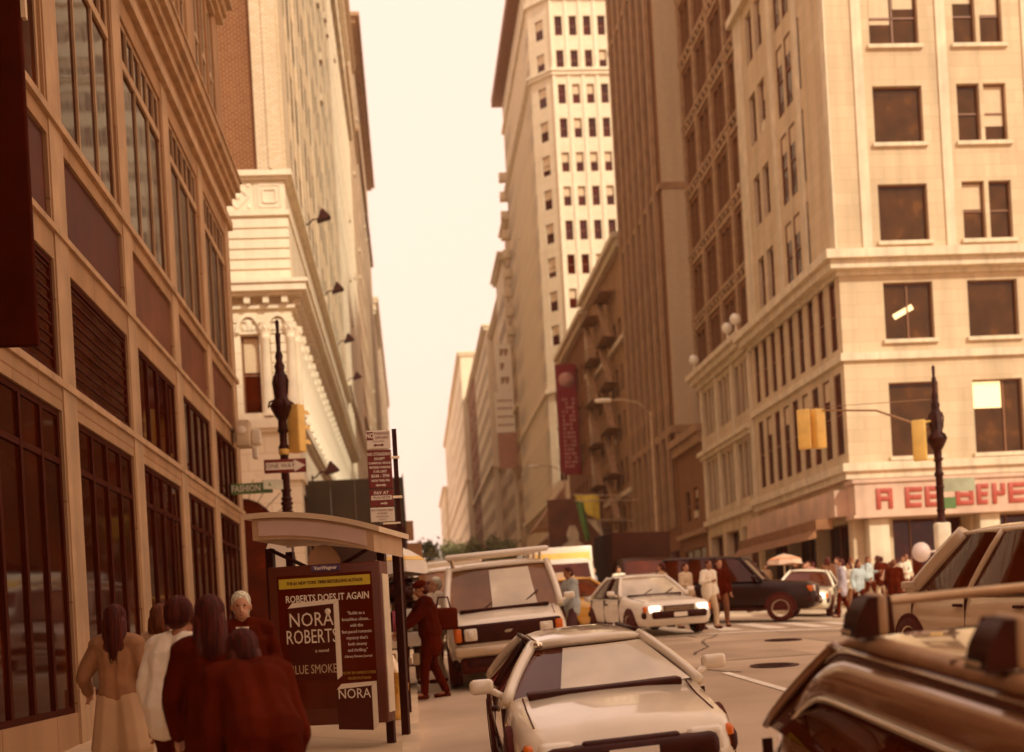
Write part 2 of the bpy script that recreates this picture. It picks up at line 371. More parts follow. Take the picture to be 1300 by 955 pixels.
class Bld:
    def __init__(s, name, label, base, mats, cat='building', group=None):
        s.root = thing(name, label, cat, base, 0, group); s.w = MB(); s.t = MB(); s.mats = mats; s.wins = []; s.q = []
    def face(s, o, rz, W, H, ops=(), depth=.12, mi=0):
        M = T(o) @ RZ(rz)
        us = sorted({0, W} | {p for q in ops for p in (q[0], q[2])}); vs = sorted({0, H} | {p for q in ops for p in (q[1], q[3])})
        iu = {u: i for i, u in enumerate(us)}; iv = {v: i for i, v in enumerate(vs)}; hole = set()
        for q in ops:
            for i in range(iu[q[0]], iu[q[2]]):
                for j in range(iv[q[1]], iv[q[3]]): hole.add((i, j))
        for j in range(len(vs) - 1):
            i = 0
            while i < len(us) - 1:
                if (i, j) in hole: i += 1; continue
                k = i
                while k < len(us) - 1 and (k, j) not in hole: k += 1
                s.w.add([M @ Vector(p) for p in ((us[i], 0, vs[j]), (us[k], 0, vs[j]), (us[k], 0, vs[j + 1]), (us[i], 0, vs[j + 1]))], [(0, 1, 2, 3)], mi)
                i = k
        for q in ops:
            u0, v0, u1, v1 = q[:4]; c = [(u0, v0), (u1, v0), (u1, v1), (u0, v1)]
            d = q[5] if len(q) > 5 else depth
            for a in range(4):
                (ua, va), (ub, vb) = c[a], c[(a + 1) % 4]
                s.w.add([M @ Vector(p) for p in ((ua, 0, va), (ua, d, va), (ub, d, vb), (ub, 0, vb))], [(0, 1, 2, 3)], mi)
            s.wins.append((M @ T((u0, d, v0)), q[4], u1 - u0, v1 - v0))
    def shell(s, x0, x1, y0, y1, z0, z1, skip='', mi=0):
        f = {'S': [(x0, y0), (x1, y0)], 'E': [(x1, y0), (x1, y1)], 'N': [(x1, y1), (x0, y1)], 'W': [(x0, y1), (x0, y0)]}
        for k, (a, c) in f.items():
            if k not in skip: s.w.add([(*a, z0), (*c, z0), (*c, z1), (*a, z1)], [(0, 1, 2, 3)], mi)
        s.w.add([(x0, y0, z1), (x1, y0, z1), (x1, y1, z1), (x0, y1, z1)], [(0, 1, 2, 3)], mi)
    def belt(s, x0, x1, y0, y1, z0, z1, p): s.part('cornice', x0 - p, y0 - p, z0, x1 + p, y1 + p, z1)
    def part(s, name, *c, m=None): s.q.append((name, c, m))
    def finish(s, sub=False):
        L = s.root.location
        s.w.build('wall', s.mats, s.root, world=True, fix=False)
        tm = s.tmat if hasattr(s, 'tmat') else s.mats[-1]; s.t.build('trim', tm, s.root, world=True); same = {}
        for name, c, m in s.q:
            d = tuple(round(abs(c[i + 3] - c[i]), 3) for i in range(3)); k = (name, d, (m or tm).name)
            if k not in same: b = MB(); b.box(0, 0, 0, *d); same[k] = b.mesh(name, m or tm)
            o = link(name, same[k], s.root); o.location = Vector((min(c[0], c[3]), min(c[1], c[4]), min(c[2], c[5]))) - L
        s.wins.sort(key=lambda q: (q[0].translation - CAMP).length / math.sqrt(q[2] * q[3]))
        far = MB()
        for i, (M, k, w, h) in enumerate(s.wins):
            b, me = winmb(k, w, h)
            if i < 98:
                o = link('window', me, s.root, T(-L) @ M)
            else: 
                n = len(far.v); far.v += [tuple(M @ Vector(v)) for v in b.v]; far.f += [tuple(n + i for i in f) for f in b.f]; far.m += b.m; far.sm += b.sm
        if far.v:
            o = far.build('window_rows', [M_FRAME, M_GLASS, M_BLIND, M_FRAMEL, M_GLOW, M_GLASSB], s.root, world=True, fix=False); o['kind'] = 'stuff'
rw = random.Random(11)
def sash(p=.5, pale=''): return pale + rw.choice(['s', 's1', 's2', 's3', 's1', 's3', 's4']) if rw.random() < p else pale + 's'

# --- the near building on the left, four storeys of big lights between stone piers
B = Bld('stone_shop_building', 'stone building along the left pavement with big dark windows in a grid of piers', (-3.85, 28.3, 1.2), [M_LSTONE]); B.tmat = M_LTRIM
Y0, Z0 = -6.9, -.6; ops = []; panels = []
for n in range(-2, 8):
    a, c = 3.45 * n + .65 - Y0, 3.45 * (n + 1) - Y0; g = gz(3.45 * n + 2)
    ops.append((a, g + .55 - Z0, c, 4.53 - Z0, 'v4', .055))
    ops.append((a, 4.89 - Z0, c, 6.26 - Z0, 'l' if n in (3, 4) else 'v4', .05))
    ops.append((a, 6.66 - Z0, c, 7.70 - Z0, 'panel', .05))
    ops.append((a, 8.0 - Z0, c, 11.2 - Z0, 'm3', .06))
    for k in range(3):
        t = a + .12 + k * .9
        ops.append((t, 13.0 - Z0, t + .72, 16.2 - Z0, 's', .08))
wl = []
B.face((-3.85, Y0, Z0), PI / 2, 28.3 - Y0, 18.3 - Z0, ops)
keep = []
for q in B.wins:
    if q[1] == 'panel':
        b = MB(); b.box(0, 0, 0, q[2], .02, q[3]); b.box(.12, -.02, .1, q[2] - .12, .0, q[3] - .1)
        panels.append((b, q))
    else: keep.append(q)
B.wins = []
B.shell(-24, -3.85, Y0, 28.3, Z0, 18.3, 'E')
t = B.t
for n in range(-2, 9):                                     # flat pilaster faces on the piers
    a = 3.45 * n
    B.part('pilaster', -3.85, a + .06, gz(a) + .75, -3.835, a + .59, 11.55); B.part('pier_base', -3.85, a - .0, gz(a) - .1, -3.82, a + .65, gz(a) + .75)
for z0, z1, p in ((11.55, 11.75, .10), (12.15, 12.35, .12), (12.35, 12.52, .20), (12.52, 12.74, .30), (12.74, 12.8, .34),
                  (16.45, 16.65, .14), (16.65, 16.9, .22), (16.9, 17.25, .34), (18.3, 18.5, .1)):
    B.part('cornice', -24.2, Y0 - .2, z0, -3.85 + p, 28.3 + p, z1)
for z0, z1, p in ((7.9, 7.998, .06), (4.8, 4.885, .04), (6.58, 6.655, .05)): B.part('sill_course', -3.85, Y0, z0, -3.85 + p, 28.36, z1)
for n in range(-2, 8):                                     # moulding round each upper window group
    a = 3.45 * n + .65
    B.part('lintel', -3.85, a + .02, 16.2, -3.78, a + 2.76, 16.32); B.part('window_sill', -3.85, a, 12.86, -3.75, a + 2.8, 12.98)
L0 = B.root.location.copy()
B.finish()
for M, k, w, h in keep:                                    # each window: a frame with its pane as a sub-part
    key = ('near', k, round(w, 2), round(h, 2))
    if key not in WINC:
        f = MB(); pn = MB(); e = .07; f.box(0, -.02, 0, e, .04, h); f.box(w - e, -.02, 0, w, .04, h); f.box(e, -.02, 0, w - e, .04, e); f.box(e, -.02, h - e, w - e, .04, h)
        if k[0] == 'v':
            for i in range(1, 4): f.box(w * i / 4 - .04, -.03, e, w * i / 4 + .04, .03, h - e)
            if h > 2.5: f.box(e, -.025, h - .62, w - e, .03, h - .55)
        elif k[0] == 'm':
            for i in (1, 2): f.box(w * i / 3 - .022, -.03, e, w * i / 3 + .022, .03, h - e)
            f.box(e, -.04, h * .765, w - e, .03, h * .765 + .13)
            for i in (.5, 1.5, 2.5): f.box(w * i / 3 - .02, -.04, h * .765 + .13, w * i / 3 + .02, .03, h - e)
        elif k[0] == 's': f.box(e, -.05, h * .5 - .03, w - e, .03, h * .5 + .04)
        elif k[0] == 'l':
            for i in range(int(h / .13)): f.box(e, -.012, e + i * .13, w - e, .01, e + i * .13 + .03)
        pn.box(e, .0, e, w - e, .015, h - e)
        WINC[key] = (f, pn, k, h)
    f, pn, kk, hh = WINC[key]
    mk = ('m',) + key
    if mk not in WINC:
        WINC[mk] = (f.mesh('window', M_FRAMEL if kk[0] == 's' else (M_LTRIM if kk[0] == 'm' else mat('bronze_frame', (.06, .0065, .0006), .6, .1, spec=.08))), pn.mesh('pane', M_NGLASS))
    o = link('window', WINC[mk][0], B.root, T(-L0) @ M); link('pane', WINC[mk][1], o)
for b, (M, k, w, h) in panels:
    o = b.build('spandrel_panel', M_PANELSH if M.translation.y < 17 else M_PANEL, B.root); o.matrix_local = T(-L0) @ M
NEAR = B

# --- the tall brick building across the side street
B = Bld('tall_brick_building', 'tall pale brick building with carved stone base at the far left corner of the crossing', (-3.85, 44, 1.9), [M_STONE, M_BRICKL, M_BRICKD]); B.tmat = M_TRIM
x0, x1, y0, y1 = -26, -3.85, 44, 86
zb = 1.0
ops = []
for i in range(7):                                          # arched-storey windows of the front
    c = -5.43 - i * 2.6
    ops.append((c - .34 - x0, 10.2 - zb, c + .34 - x0, 13.1 - zb, 's1' if i % 2 == 0 else 's', .3))
B.face((x0, y0, zb), 0, x1 - x0, 19 - zb, ops, mi=0)
ops = []
for i in range(6):
    for k in range(9):
        c = -9.0 - i * 2.9
        ops.append((c - .55 - x0, .9 + 3.5 * k, c + .55 - x0, 2.9 + 3.5 * k, sash()))
B.face((x0, y0, 19), 0, x1 - x0, 38, ops, mi=1)
# street side
ops = []
for i in range(27):
    a = 1.0 + i * 1.52
    if a + .9 > 41: break
    ops.append((a, 10.3 - zb, a + .8, 13.1 - zb, 's', .07))
    if i % 3 == 0 and a + 2.4 < 41: ops.append((a, 2.6, a + 2.2, 6.3, 'v3', .12))
B.face((x1, y0, zb), PI / 2, 42, 15 - zb, ops, mi=0)
ops = []
for i in range(20):
    a = 1.1 + i * 2.05
    ops.append((a, 15.4 - 15, a + .9, 17.0 - 15, 's', .04))
B.face((x1, y0, 15), PI / 2, 42, 4, ops, mi=0)
ops = []
for k in range(11):
    for i in range(18):
        a = 3.2 + i * 2.1
        if a + 1 > 41.5: break
        ops.append((a, .8 + 3.45 * k, a + 1.0, 2.8 + 3.45 * k, sash(.5), .05))
B.face((x1, y0, 19), PI / 2, 42, 38, ops, mi=1)
B.shell(x0, x1, y0, y1, zb, 57, 'SE', 1)
t = B.t
for z0, z1, p in ((7.7, 8.0, .12), (9.5, 9.62, .16), (9.62, 9.95, .26), (9.95, 10.03, .2), (14.02, 14.16, .14), (14.44, 14.55, .42), (14.55, 14.82, .62), (14.82, 14.95, .7),
                  (17.45, 17.62, .12), (18.75, 18.85, .16), (18.85, 19.05, .3), (13.55, 13.66, .05)):
    B.belt(x0, x1, y0, y1, z0, z1, p)
for i in range(6): B.belt(x0, x1, y0, y1, 15.12 + i * .38, 15.43 + i * .38, .06)
d = MB()                                                     # carved brackets, arches, frieze squares
for i in range(22):
    x = -4.05 - i * .68; B.part('bracket', x - .11, 43.62, 14.17, x + .11, 43.98, 14.43)
for i in range(60):
    y = 44.2 + i * .68; B.part('bracket', -3.83, y - .11, 14.17, -3.5, y + .11, 14.43)
for i in range(6):                                           # lunettes over the windows and the blind niche
    for c in (-5.43 - i * 2.6, -4.36 - i * 2.6):
        d = MB(); d.box(c - .40, 43.96, 13.12, c + .40, 44, 13.2)
        pts = [(c + .47 * math.cos(a), 13.15 + .72 * math.sin(a)) for a in [PI * k / 14 for k in range(15)]]
        inn = [(c + .36 * math.cos(a), 13.15 + .58 * math.sin(a)) for a in [PI * k / 14 for k in range(15)]]
        for k in range(14):
            d.prism([pts[k], pts[k + 1], inn[k + 1], inn[k]], 43.86, 44.0)
        d.ell((c, 43.97, 13.42), (.12, .05, .24)); d.ell((c - .16, 43.97, 13.32), (.09, .04, .12)); d.ell((c + .16, 43.97, 13.32), (.09, .04, .12)); d.build('lunette', M_TRIM, B.root, world=True)
    c = -4.36 - i * 2.6
    d = MB(); d.box(c - .28, 43.96, 10.25, c + .28, 43.999, 13.07)
    for k in range(8): d.box(c - .3, 43.93, 10.25 + k * .36, c + .3, 43.998, 10.55 + k * .36)
    d.build('niche', M_STONE, B.root, world=True)
    c = -5.43 - i * 2.6; B.part('window_sill', c - .42, 43.85, 10.04, c + .42, 44, 10.19)
for i in range(14):                                          # frieze: squares and diamonds by turns
    c = -4.42 - i * 1.18; d = MB(); d.box(c - .55, 43.975, 17.66, c + .55, 44, 18.7)
    if i % 2 == 0:
        for e, yy in ((.40, 43.95), (.24, 43.93)):
            for s_ in (-1, 1): d.box(c + s_ * e - .035, yy, 18.18 - e, c + s_ * e + .035, 44, 18.18 + e); d.box(c - e + .035, yy, 18.18 + s_ * e - .035, c + e - .035, 44, 18.18 + s_ * e + .035)
    else:
        M = T((c, 0, 18.18)) @ Matrix.Rotation(PI / 4, 4, 'Y')
        for s_ in (-1, 1):
            d.box(s_ * .30 - .04, 43.94, -.34, s_ * .30 + .04, 44, .34, 0, M); d.box(-.26, 43.94, s_ * .30 - .04, .26, 44, s_ * .30 + .04, 0, M)
        d.ell((c, 43.97, 18.18), (.13, .05, .13))
        for sx in (-1, 1):
            for sz in (-1, 1): d.ell((c + sx * .42, 43.98, 18.18 + sz * .4), (.09, .04, .09))
    d.build('frieze_panel', M_TRIM, B.root, world=True)
cm = MB(); cm.lathe([(.24, 0), (.24, .12), (.2, .18), (.17, .2), (.165, 1.5), (.15, 2.85), (.19, 2.9), (.15, 2.95), (.2, 3.08), (.24, 3.3), (.26, 3.42)], n=14)
for a in range(8):
    t_ = a * PI / 4; cm.ell((.2 * math.cos(t_), .2 * math.sin(t_), 3.25), (.06, .06, .12), n=6)
me = cm.mesh('column', M_TRIM)
for i in range(6):
    for c in (-4.84 - i * 2.6, -3.93 - i * 2.6): link('column', me, B.root, T(-B.root.location) @ T((c, 43.93, 10.05)))
for i in range(28): link('column', me, B.root, T(-B.root.location) @ T((-3.79, 44.62 + i * 1.52, 10.05)))
p = MB(); q = MB()
for i in range(9):                                           # brick piers proud of the darker brick between them
    c = -3.85 - i * 2.9
    if i: B.part('brick_pier', c - .5, 43.72, 19.06, c + .5, 44, 56.9, m=M_BRICKL)
p.box(-4.78, 43.72, 19.06, -3.85, 44, 56.9); p.box(-4.34, 43.66, 19.06, -4.24, 43.72, 56.9)
for i in range(20):
    y = 44.0 + i * 2.1 if i else 44.0
    if i: B.part('brick_pier', -3.85, y - .35, 19.06, -3.80 + (.04 if i % 4 == 0 else 0), y + .3, 56.9, m=M_BRICKL)
    else: p.box(-3.85, y, 19.06, -3.76, y + 2.4, 56.9)
p.build('brick_pier', M_BRICKL, B.root, world=True)
q.box(-6.1, 43.93, 19.06, -4.78, 44, 56.9)
q.build('brick_panel', M_BRICKD, B.root, world=True)
# round-headed doorway of the base
a_ = MB(); cx, cz, r = -6.1, 5.75, 1.35
pts = [(cx + r * math.cos(k * PI / 16), cz + r * math.sin(k * PI / 16)) for k in range(17)]
a_.prism([(cx + r, 2.0)] + pts + [(cx - r, 2.0)], 43.90, 43.985)
a_.build('doorway', M_GLASS, B.root, world=True)
v_ = MB()
for k in range(12):
    a0, a1 = PI * k / 12 + .01, PI * (k + 1) / 12 - .01
    v_.prism([(cx + r * math.cos(a0), cz + r * math.sin(a0)), (cx + 2.15 * math.cos(a0), cz + 2.15 * math.sin(a0) * .98), (cx + 2.15 * math.cos(a1), cz + 2.15 * math.sin(a1) * .98), (cx + r * math.cos(a1), cz + r * math.sin(a1))], 43.82, 44.0)
v_.build('door_arch', M_STONE, B.root, world=True)
B.finish()
# dark lantern-like flood lamps on arms along the brick front
lm = MB(); lm.prism([(-.1, -.2), (.62, -.02), (.72, .06), (.30, .52), (.2, .50)], -.28, .28, 'xz'); lm.tube([(-.75, 0, -.35), (-.55, 0, -.28), (-.35, 0, -.05), (0, 0, 0)], .045); lm.box(-.8, -.08, -.5, -.72, .08, -.2)
lmesh = lm.mesh('flood_lamp', M_DARK)
for i, (y, z) in enumerate(((52.5, 20.3), (62.0, 19.9), (72.5, 19.9), (83.0, 19.9), (48.5, 8.6))):
    o = link('flood_lamp', lmesh); o.location = (-3.2, y, z); o.scale = (.75, .75, .75)
    tag(o, ['highest and largest dark lamp on an arm on the tall brick front', 'second dark lamp down the tall brick front', 'third dark lamp down the tall brick front, in a row of four',
            'fourth and smallest dark lamp of the row down the brick front', 'dark lamp low on the brick front just above the dark hoarding'][i], 'lamp', 'dark lamps on arms along the tall brick front')

# --- plainer blocks further along
def block(name, label, x0, x1, y0, y1, z1, mats, side, ww=1.1, wh=1.9, pitch=3.6, bay=2.2, belts=(), street_dep=.06, front=True, tmat=None, zst=5.0, p_blind=.5, cap=.5, zfrom=None, group=None, pale='', piers=0):
    xs = x1 if side == 'L' else x0
    B = Bld(name, label, (xs, y0, gz(y0)), mats, group=group); B.tmat = tmat or M_CREAMT
    z0 = (gz(y0) - .5) if zfrom is None else zfrom; W = y1 - y0
    ops = []; n = max(1, int((W - .6) / bay)); off = (W - n * bay) / 2
    nf = int((z1 - 1.5 - (z0 + zst)) / pitch)
    for k in range(nf):
        for i in range(n):
            a = off + i * bay + (bay - ww) / 2; v = zst + .8 + k * pitch
            ops.append((a, v, a + ww, v + wh, sash(p_blind, pale), street_dep))
    for i in range(max(1, int(W / 5))):
        if zst > 3: ops.append((.5 + i * W / max(1, int(W / 5)), .7, .5 + (i + 1) * W / max(1, int(W / 5)) - .9, 3.6, 'v3', .15))
    if side == 'L': B.face((xs, y0, z0), PI / 2, W, z1 - z0, ops)
    else: B.face((xs, y1, z0), -PI / 2, W, z1 - z0, ops)
    ops = []; FW = x1 - x0
    if front:
        m = max(1, int((FW - 1) / bay)); o2 = (FW - m * bay) / 2
        for k in range(nf):
            for i in range(m):
                a = o2 + i * bay + (bay - ww) / 2; v = zst + .8 + k * pitch
                ops.append((a, v, a + ww, v + wh, sash(p_blind, pale), .15))
    B.face((x0, y0, z0), 0, FW, z1 - z0, ops)
    B.shell(x0, x1, y0, y1, z0, z1, 'S' + ('E' if side == 'L' else 'W'))
    for z, h, p in belts: B.belt(x0, x1, y0, y1, z, z + h, p)
    if cap: B.belt(x0, x1, y0, y1, z1 - .9, z1 - .3, cap * .6); B.belt(x0, x1, y0, y1, z1 - .3, z1 + .15, cap)
    if piers:
        for i in range(n + 1):
            y = y0 + off + i * bay if side == 'L' else y1 - off - i * bay
            B.part('pilaster', xs - .05, max(y0, y - .28), z0 + zst, xs + (piers if side == 'L' else -piers), min(y1, y + .28), z1 - 1.0)
    B.finish()
    return B
XL, XR = -3.85, 17.7
M_CREAM2 = brick('skyscraper_stone', .76, .70, .55, 1.4, .5, .006, .8, .2, .5, .2); M_CREAMT2 = mat('skyscraper_trim', .78, .75, .08, 1.0, streak=.2); M_TOWSIDE = brick('skyscraper_side', .72, .66, .58, .6, .3, .01, .8, .3, .5, .2)
LB = 'buildings receding along the left side of the avenue'; RB = 'buildings receding along the right side of the avenue'
block('stone_building', 'pale stone building next beyond the tall brick one on the left', -26, XL, 86.2, 120, 60.5, [M_STONE], 'L', 1.2, 2.0, 3.8, 2.4, [(20, .4, .3), (52, .5, .4)], .05, tmat=M_TRIM, piers=.05)
block('stone_building', 'left side building whose flat top shows as a small step beside the sky', -26, XL, 120.3, 146, 72, [M_TAN], 'L', 1.2, 2.0, 3.8, 2.6, [(24, .4, .3), (60, .4, .3)], .05, tmat=M_TANT)
B = block('stone_building', 'left side building with a heavy dark overhanging cornice against the sky', -26, XL, 146.3, 200, 78, [M_TAN], 'L', 1.2, 2.1, 4.0, 2.8, [(26, .4, .3), (64, .4, .4)], .05, tmat=M_DTRIM, cap=1.3)
block('brick_block', 'lower left side building beyond the heavy cornice, rooftop shed on top', -26, XL, 200.3, 225, 57, [M_BRICKL], 'L', 1.2, 2.0, 3.8, 2.6, [], .05, tmat=M_TRIM)
block('brick_block', 'farthest building on the left, its pale edge beside the open sky', -26, XL, 225.3, 330, 66, [M_CREAM], 'L', 1.4, 2.0, 4.0, 3.4, [(40, .5, .4)], .05, tmat=M_CREAMT)

# --- the corner building on the right
B = Bld('cream_corner_building', 'large cream corner building on the right with square windows and a red lettered shop band', (XR, 46, 2.0), [M_CREAM]); B.tmat = M_CREAMT
x0, x1, y0, y1, zb, zt = XR, 40.0, 46, 58.4, 1.2, 44
cols_low = [(19.5, 21.55), (23.0, 25.1), (26.6, 28.7), (30.2, 32.3), (33.8, 35.9), (37.2, 39.0)]
ops = []
kl = {(0, 1): 'ct', (0, 0): 'cg', (1, 0): 'cy', (1, 1): 'cg', (2, 0): 'cw1', (2, 1): 'ct'}
for i, (a, c) in enumerate(cols_low):
    for r, (za, zc) in enumerate(((7.85, 10.82), (12.55, 14.85))):
        ops.append((a - x0, za - zb, c - x0, zc - zb, kl.get((i, r), 'cg'), .22))
    for k in range(6):
        za = 16.5 + k * 3.95
        if i == 0: ops.append((a - x0, za - zb, c - x0, za + 2.3 - zb, ['cg', 'cg', 'cw3', 'cw', 'cw1', 'cg'][k], .22))
        else:
            s_ = ['cs', 'cs1', 'cs', 'cs3', 'cs1', 'cs'][(k + i) % 6]
            ops.append((a - x0, za - zb, a + .95 - x0, za + 2.35 - zb, s_, .22)); ops.append((c - .98 - x0, za - zb, c - .03 - x0, za + 2.35 - zb, ['cs1', 'cs', 'cs2'][(k + i) % 3], .22))
for i in range(5): ops.append((19.35 + i * 4.1 - x0, .75, 22.6 + i * 4.1 - x0, 4.2, 'v3', .9))
B.face((x0, y0, zb), 0, x1 - x0, zt - zb, ops)
ops = []
W = y1 - y0
for i in range(9):                                          # street side: u runs from the far end to the near end
    a = .5 + i * 1.33
    ops.append((a, 12.35 - zb, a + .72, 15.15 - zb, 's', .1)); ops.append((a, 8.1 - zb, a + .85, 11.4 - zb, 's3' if i % 2 else 's', .1))
for a in (.5, 4.4, 8.3): ops.append((a, .9, a + 3.6, 4.2, 'v3', .6))
for k in range(6):
    za = 16.7 + k * 3.95
    for a in (1.9, 3.35): ops.append((a, za - zb, a + 1.0, za + 2.4 - zb, sash(.4), .25))
    for a in (6.2, 7.35, 8.5): ops.append((a, za - .5 - zb, a + .85, za + 2.6 - zb, 's3', .06))
B.face((x0, y1, zb), -PI / 2, W, zt - zb, ops)
B.shell(x0, x1, y0, y1, zb, zt, 'SW')
for z0, z1, p in ((15.15, 15.35, .15), (15.35, 15.7, .5), (15.7, 16.05, .72), (11.75, 12.05, .16), (7.0, 7.3, .25), (7.3, 7.62, .4), (31.5, 31.9, .3)): B.belt(x0, x1, y0, y1, z0, z1, p)
B.part('pilaster', x0 - .06, 57.2, 16.06, x0, 58.4, zt)
for a in (46.0, 49.2, 52.6): B.part('pilaster', x0 - .07, a, 16.06, x0, a + .55, zt)
for i, (a, c) in enumerate(cols_low):
    for k in range(7): 
        z = (7.85, 12.55, 16.5, 20.45, 24.4, 28.35, 32.3)[k]; B.part('window_sill', a - .12, 45.86, z - .16, c + .12, 46, z - .01)
    B.part('pilaster', a - .75, 45.93, 16.06, a - .35, 46, 43)
B.finish()
sb = MB(); sb.box(17.55, 45.2, 5.5, 40, 45.98, 6.75); sb.box(17.0, 45.98, 5.55, 17.68, 58.4, 6.6); sb.box(17.45, 45.12, 6.75, 40, 45.98, 6.9); sb.box(17.45, 45.12, 5.38, 40, 45.98, 5.5)
so = sb.build('shop_band', mat('shop_band_pink', (.66, .43, .30), .6, .2, .6, streak=.3), B.root, world=True)
lt = MB(); rr = random.Random(5); x = 18.4                    # fat red letter shapes, too far out of focus to read
while x < 37:
    w = rr.uniform(.5, .78); h0, h1 = 5.70, 6.52; k = rr.random(); s_ = .19
    lt.rbox(x, 45.15, h0, x + s_, 45.197, h1, .02)
    if k < .8: lt.rbox(x + s_ - .02, 45.151, h1 - s_, x + w, 45.196, h1 - .004, .02)
    if k < .5 or k > .9: lt.rbox(x + s_ - .02, 45.152, h0 + .004, x + w - .05, 45.195, h0 + s_, .02)
    if k > .25: lt.rbox(x + w - s_, 45.153, h0 + rr.choice((.0, .35)) + .006, x + w, 45.194, h1 - .01, .02)
    lt.rbox(x + s_ - .02, 45.154, 6.02, x + w - .04, 45.193, 6.02 + s_, .02)
    x += w + rr.choice((.1, .12, .14, .5))
lo = lt.build('lettering', mat('letter_red', (.42, .07, .04), .5, .08), B.root, world=True)
for x in (18.15, 22.72, 26.8, 30.9, 35.0): pl = MB(); pl.rbox(x, 45.45, 1.6, x + .85, 45.95, 5.38, .05); pl.build('shop_pier', M_CREAMT, B.root, world=True)
aw = MB(); aw.box(16.3, 46.3, 5.1, 17.0, 57.6, 5.5); aw.prism([(16.3, 5.1), (15.9, 4.7), (16.3, 4.75)], 46.3, 57.6, 'xz')
aw.build('awning', mat('awning_brown', .2, .8, .15), B.root, world=True)
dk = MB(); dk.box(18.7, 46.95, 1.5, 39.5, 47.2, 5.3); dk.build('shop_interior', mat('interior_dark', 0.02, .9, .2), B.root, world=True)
for i in range(4):
    g = MB(); g.rbox(23.2 + i * 4.1, 46.86, 4.15, 24.8 + i * 4.1, 46.93, 4.5, .05); g.build('shop_light', emit('shop_glow', (.55, .27, .07), .8), B.root, world=True)

# --- low two-storey front with big lights, and what rises behind it
B = Bld('low_stone_building', 'low two storey stone front beside the cream corner building, white lamp balls on its cornice', (XR, 58.5, 2.6), [M_CREAM]); B.tmat = M_CREAMT
x0, x1, y0, y1, zb, zt = XR, 19.3, 58.5, 69, 1.5, 16.2; ops = []
for i in range(3):
    a = .6 + i * 3.35
    for za, zc in ((8.0, 10.9), (12.4, 15.0)):
        for j in range(3): ops.append((a + j * .95, za - zb, a + j * .95 + .78, zc - zb, 's3' if j == 1 else 's', .22))
    ops.append((a, 2.4, a + 2.7, 5.0, 'v3', .5))
B.face((x0, y1, zb), -PI / 2, y1 - y0, zt - zb, ops); B.shell(x0, x1, y0, y1, zb, zt, 'W')
for z0, z1, p in ((11.1, 11.35, .2), (11.35, 11.6, .35), (15.3, 15.6, .2), (15.6, 15.95, .5), (15.95, 16.25, .7), (7.2, 7.5, .2)): B.belt(x0, x1, y0 + .7, y1, z0, z1, p)
for i in range(4): B.part('pilaster', x0 - .1, y0 + .08 + i * 3.3, 7.6, x0, y0 + .5 + i * 3.3, 15.3)
B.finish()
bl = MB(); bl.ell((0, 0, 0), (.3, .3, .3)); bl.tube([(0, 0, -.25), (0, 0, -.75)], .06); bm_ = bl.mesh('lamp_ball', M_LENS)
for i, (y, z) in enumerate(((59.3, 17.0), (60.9, 16.95), (68.3, 17.0))):
    o = link('globe_lamp', bm_); o.location = (17.25, y, z)
    tag(o, 'white globe lamp standing on the cornice of the low stone front', 'lamp', 'globe lamps on the low stone cornice')
B = Bld('dark_loft_building', 'dark brown loft building above the low stone front, bands of pale dots between its storeys', (19.4, 60, 2.6), [M_DBRICK]); B.tmat = mat('ornate_band', .36, .75, .2, 2.0, .2, streak=.3)
x0, x1, y0, y1, zb, zt = 19.4, 40, 58.6, 76, 1.5, 64; ops = []
for k in range(11):
    for i in range(5):
        for j in range(3): ops.append((.5 + i * 3.4 + j * .98, 17.2 + k * 4.2 - zb, .5 + i * 3.4 + j * .98 + .84, 20.2 + k * 4.2 - zb, sash(.12), .3))
B.face((x0, y1, zb), -PI / 2, y1 - y0, zt - zb, ops); B.shell(x0, x1, y0, y1, zb, zt, 'W')
for k in range(11):
    ob = MB(); ob.box(x0 - .12, y0 - .12, 20.5 + k * 4.2, x1, y1, 20.75 + k * 4.2); ob.box(x0 - .22, y0 - .22, 21.1 + k * 4.2, x1, y1, 21.3 + k * 4.2)
    for i in range(22): ob.ell((x0 - .12, y0 + .5 + i * .78, 20.92 + k * 4.2), (.13, .2, .2), n=8)
    ob.build('ornate_band', B.tmat, B.root, world=True)
for i in range(6): B.part('pilaster', x0 - .16, y0 + .1 + i * 3.4, 16.3, x0, min(y1, y0 + .5 + i * 3.4), 63)
B.finish()
block('dark_shop_building', 'small dark brick building tucked beyond the low stone front, street level shops', XR, 19.3, 69.2, 75.9, 13.2, [M_DBRICK], 'R', 1.1, 1.9, 3.6, 2.1, [(6.9, .3, .3)], .15, tmat=M_DTRIM, zst=4.6)
B = block('brown_tower_building', 'tall brown building with close upright ribs on the right, plain tan side wall', XR, 38, 76.2, 91, 64, [M_DBRICK], 'R', 1.0, 2.5, 3.8, 2.1, [(14, .5, .3), (30, .4, .2), (46, .4, .2)], .2, front=False, tmat=M_DTRIM, piers=.35)
sw = MB(); sw.box(17.72, 76.08, 13.4, 37.9, 76.19, 63.8); sw.build('side_wall', M_TAN, B.root, world=True)
block('fire_escape_building', 'lower brick building with iron fire escapes between the brown tower and the cream skyscraper', XR, 34, 91.3, 109.5, 32, [M_BROWNB], 'R', 1.2, 2.1, 3.7, 2.3, [(12, .4, .3), (24, .4, .3)], .2, tmat=M_CREAMT, cap=.8)
FE = bpy.data.objects[[o.name for o in bpy.data.objects if o.get('label', '').startswith('lower brick building')][0]]
